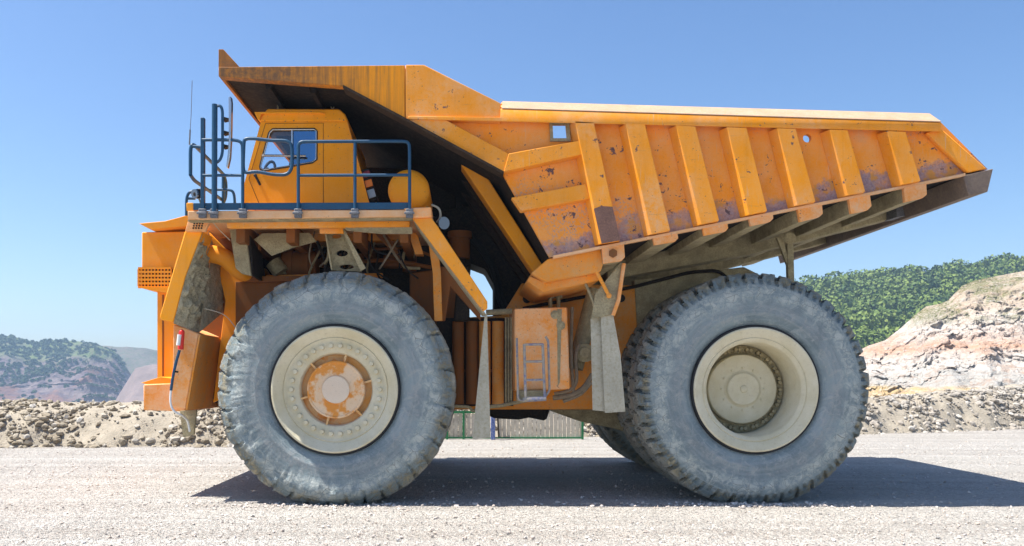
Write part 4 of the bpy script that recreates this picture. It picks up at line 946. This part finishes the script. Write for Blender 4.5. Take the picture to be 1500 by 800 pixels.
q = MB(); q.prism([(448, 240), (462, 240), (470, 205), (474, 205), (470, 300), (446, 300)], CY0+.5, CY0+1.0, CY0).prism([(425, 258), (462, 256), (462, 266), (425, 268)], CY0+.5, CY0+1.0, CY0); q.build('driver_seat', M['seat'], CAB, .03)
q = MB(); q.cyl(P(400, 255, CY0+.75), P(393, 280, CY0+.75), .04); q.tube([P(395, 250, CY0+.75)+Vector((.05*math.cos(a), .2*math.sin(a), .1*math.cos(a))) for a in np.linspace(0, 2*PI, 17)[:-1]], .018, closed=True); q.build('steering_wheel', M['seat'], CAB)
MB().prism([(381, 246), (388, 240), (394, 247), (392, 252), (383, 252)], CY0+.12, CY0+.4, CY0).build('dashboard', M['seat'], CAB, .01)
MB().prism([(397, 190), (428, 190), (428, 236), (421, 227)], CY0+.25, CY0+.3, CY0).build('sun_blind', M['seat'], CAB)  # dark sheet added to stand for the dark cab interior
q = MB(); q.plate(to(CO, CY0, CY1-.075), [to(WIN, CY0, CY1-.075)], CY1-.075, .02); q.build('interior_lining', M['seat'], CAB)
q = MB(); q.tube([P(374, 257, CY0-.02), P(381, 271, CY0-.02)], .014).ball(P(374, 257, CY0-.02), .02); q.build('door_handle', M['rubber'], CAB)
q = MB(); q.tube([P(407, 160, CY0+.2), P(407, 154, CY0+.2)], .01); q.build('lifting_eye', M['mud'], CAB)
q = MB(); c0 = P(487, 157, CY0+.2); q.tube([c0+Vector((.017*math.cos(a), 0, .017*math.sin(a))) for a in np.linspace(0, 2*PI, 13)[:-1]], .006, n=6, closed=True); q.build('lifting_eye', M['flap'], CAB)
MB().prism([(352, 300), (366, 262), (369, 266), (358, 300)], CY0+.3, CY1-.3, CY0).build('windscreen_ledge', M['deck'], CAB)
MB().prism([(505, 316), (668, 316), (668, 268), (640, 245), (520, 245)], 11.5, 13.7, 11.5).build('control_cabinet', M['oil'], T, .02)
# yellow tank on the deck
q = MB(); c0 = P(598.5, 278, 9.35); Rt = .238
q.lathe([(0, -.075), (.06, -.073), (.13, -.058), (.19, -.03), (.225, .0), (.238, .04), (.238, .9), (.2, .95), (0, .96)], 48, c0); tk = q.build('air_tank', M['cab'], T)
MB().box(c0.x-.2, c0.x-.12, 9.6, 10.2, 3.2, c0.z-.1).box(c0.x+.12, c0.x+.2, 9.6, 10.2, 3.2, c0.z-.1).build('tank_saddle', M['mud'], tk)
# lamp cluster behind the cab
lc = MB().prism([(529, 249), (541, 246), (553, 292), (541, 297)], 9.62, 9.72).build('lamp_cluster', M['oil'], T, .004)
for poly, m_ in (([(530.5, 252), (541, 249), (543.5, 258), (533, 261)], 'redlens'), ([(533.5, 265), (544, 262), (546.5, 272), (536, 275)], 'amber'), ([(537, 279), (547.5, 276), (551, 287.5), (540.5, 291)], 'clear')):
    MB().prism(poly, 9.60, 9.619).build('lens', M[m_], lc, .003)
# work lamp by the strut
c0 = P(649, 327, 9.25); d = Vector((.45, -.75, -.1)).normalized()
MB().cyl(c0-d*.05, c0+d*.01, .045, .07).build('work_lamp', M['oil'], T)['label'] = 'round lamp under the deck end'
MB().cyl(c0+d*.011, c0+d*.025, .07).build('lamp_lens', M['lamp'], T.children[-1] if 0 else T)
MB().tube([c0-d*.03, P(637, 338, 9.3), P(634, 322, 9.3)], .01, rnd=.08).build('lamp_bracket', M['mud'], T)
MB().tube([P(632, 300, 9.3), P(644, 305, 9.3), P(646, 318, 9.3), P(640, 326, 9.3)], .013, rnd=.2).build('wire', M['flap'], T)
# ---- railings
RY = 8.92
def rt(pts, r=.018, rnd=.09, Y=RY, nm='handrail', mat='blue'): return MB().tube([P(*p, Y) if len(p) == 2 else P(*p) for p in pts], r, n=10, rnd=rnd).build(nm, M[mat], T)
rt([(437, 314), (437, 225), (437, 208), (452, 207.5), (586, 207), (599.5, 208), (600, 224), (600, 314)], rnd=.11)
rt([(437, 257), (600, 256.5)], .017, 0)
rt([(520, 208), (520, 313)], .018, 0)
MB().tube([P(a, b, RY) for a, b in [(357, 212), (358, 203), (375, 203), (395, 206), (422, 206), (428, 214), (428, 246), (421, 256.5), (400, 256), (375, 251), (358, 254), (356, 245)]], .019, n=10, rnd=.07, closed=True).build('gate', M['blue'], T)
rt([(296, 205), (345, 205), (355, 209), (355.5, 222), (355.5, 312)], rnd=.1); rt([(297, 257), (355, 257)], .016, 0)
MB().box(P(293.5, 0, RY).x, P(299, 0, RY).x, RY, RY+.05, P(0, 308, RY).z, P(0, 172, RY).z).build('mirror_post', M['blue'], T, .004)
MB().tube([P(314, 315, RY), P(314.5, 153, RY)], .03, n=12).build('mirror_post', M['blue'], T)
mr = MB().tube([P(314, 157, RY), P(322, 154, RY), P(326, 160, RY), P(326, 226, RY), P(321, 237, RY), P(313, 239, RY)], .016, n=8, rnd=.07).build('mirror_arm', M['blue'], T)
q = MB(); q.prism([(334.5, 142), (338, 141), (339, 150), (338, 205), (336.5, 230), (333, 246), (331, 244), (333.5, 225), (335, 200)], RY-.02, RY+.05); q.build('mirror', M['mirror'], mr, .006)
q = MB()
for y in (174, 194, 214): q.prism([(327, y-3), (335, y-1), (335, y+1), (327, y+3)], RY+.05, RY+.12)
q.build('mirror_bracket', M['oil'], mr)
# rails running across the front of the deck
rt([(279, 256, 8.95), (279, 216, 8.95), (283, 211, 8.95), (300, 228, 9.35), (326, 254, 10.0), (331, 265, 10.15), (331, 288, 10.15), (327, 298, 10.1)], .02, .07)
rt([(279, 256, 8.95), (284, 264, 9.05), (327, 294, 10.15)], .02, .07)
rt([(279, 214, 8.95), (297, 216, 8.95)], .018, 0); rt([(327, 254, 10.05), (327, 300, 10.05)], .02, 0)
rt([(273, 316, 9.1), (273, 290, 9.1), (277, 281, 9.1), (286, 281, 9.1)], .016, .07); rt([(273, 291, 9.1), (286, 291, 9.1)], .014, 0); rt([(290, 278, 9.6), (338, 278, 9.6), (343, 283, 9.6), (344, 300, 9.6)], .016, .08)
MB().prism([(283, 297.5), (601, 296.5), (601, 306.5), (283, 307.5)], 8.945, 8.965, 8.945).build('toe_board', M['blue'], T, .003)
for px in (297, 314, 356, 437, 520, 600):
    a = P(px, 313, 8.93); MB().box(a.x-.04, a.x+.04, 8.90, 8.948, a.z-.05, a.z+.05).box(a.x-.055, a.x+.055, 8.885, 8.90, a.z-.014, a.z+.014).build('rail_clamp', M['clamp'], T, .006)
hl = MB().ball(P(290, 284, 9.0), .055, (1, .8, 1)).build('head_lamp', M['oil'], T); MB().cyl(P(287, 284, 8.99), P(284.5, 284, 8.97), .052, .05).build('lamp_lens', M['lamp'], hl)
MB().tube([P(291, 290, 9.0), P(295, 300, 9.0), P(302, 303, 8.95)], .01).build('lamp_bracket', M['mud'], T)
MB().tube([P(277.5, 212, 8.95), P(278.5, 190, 8.95)], .009, n=6).tube([P(278.5, 190, 8.95), P(280, 168, 8.95), P(281.5, 118, 8.95)], .0035, n=5).build('aerial', M['clamp'], T)
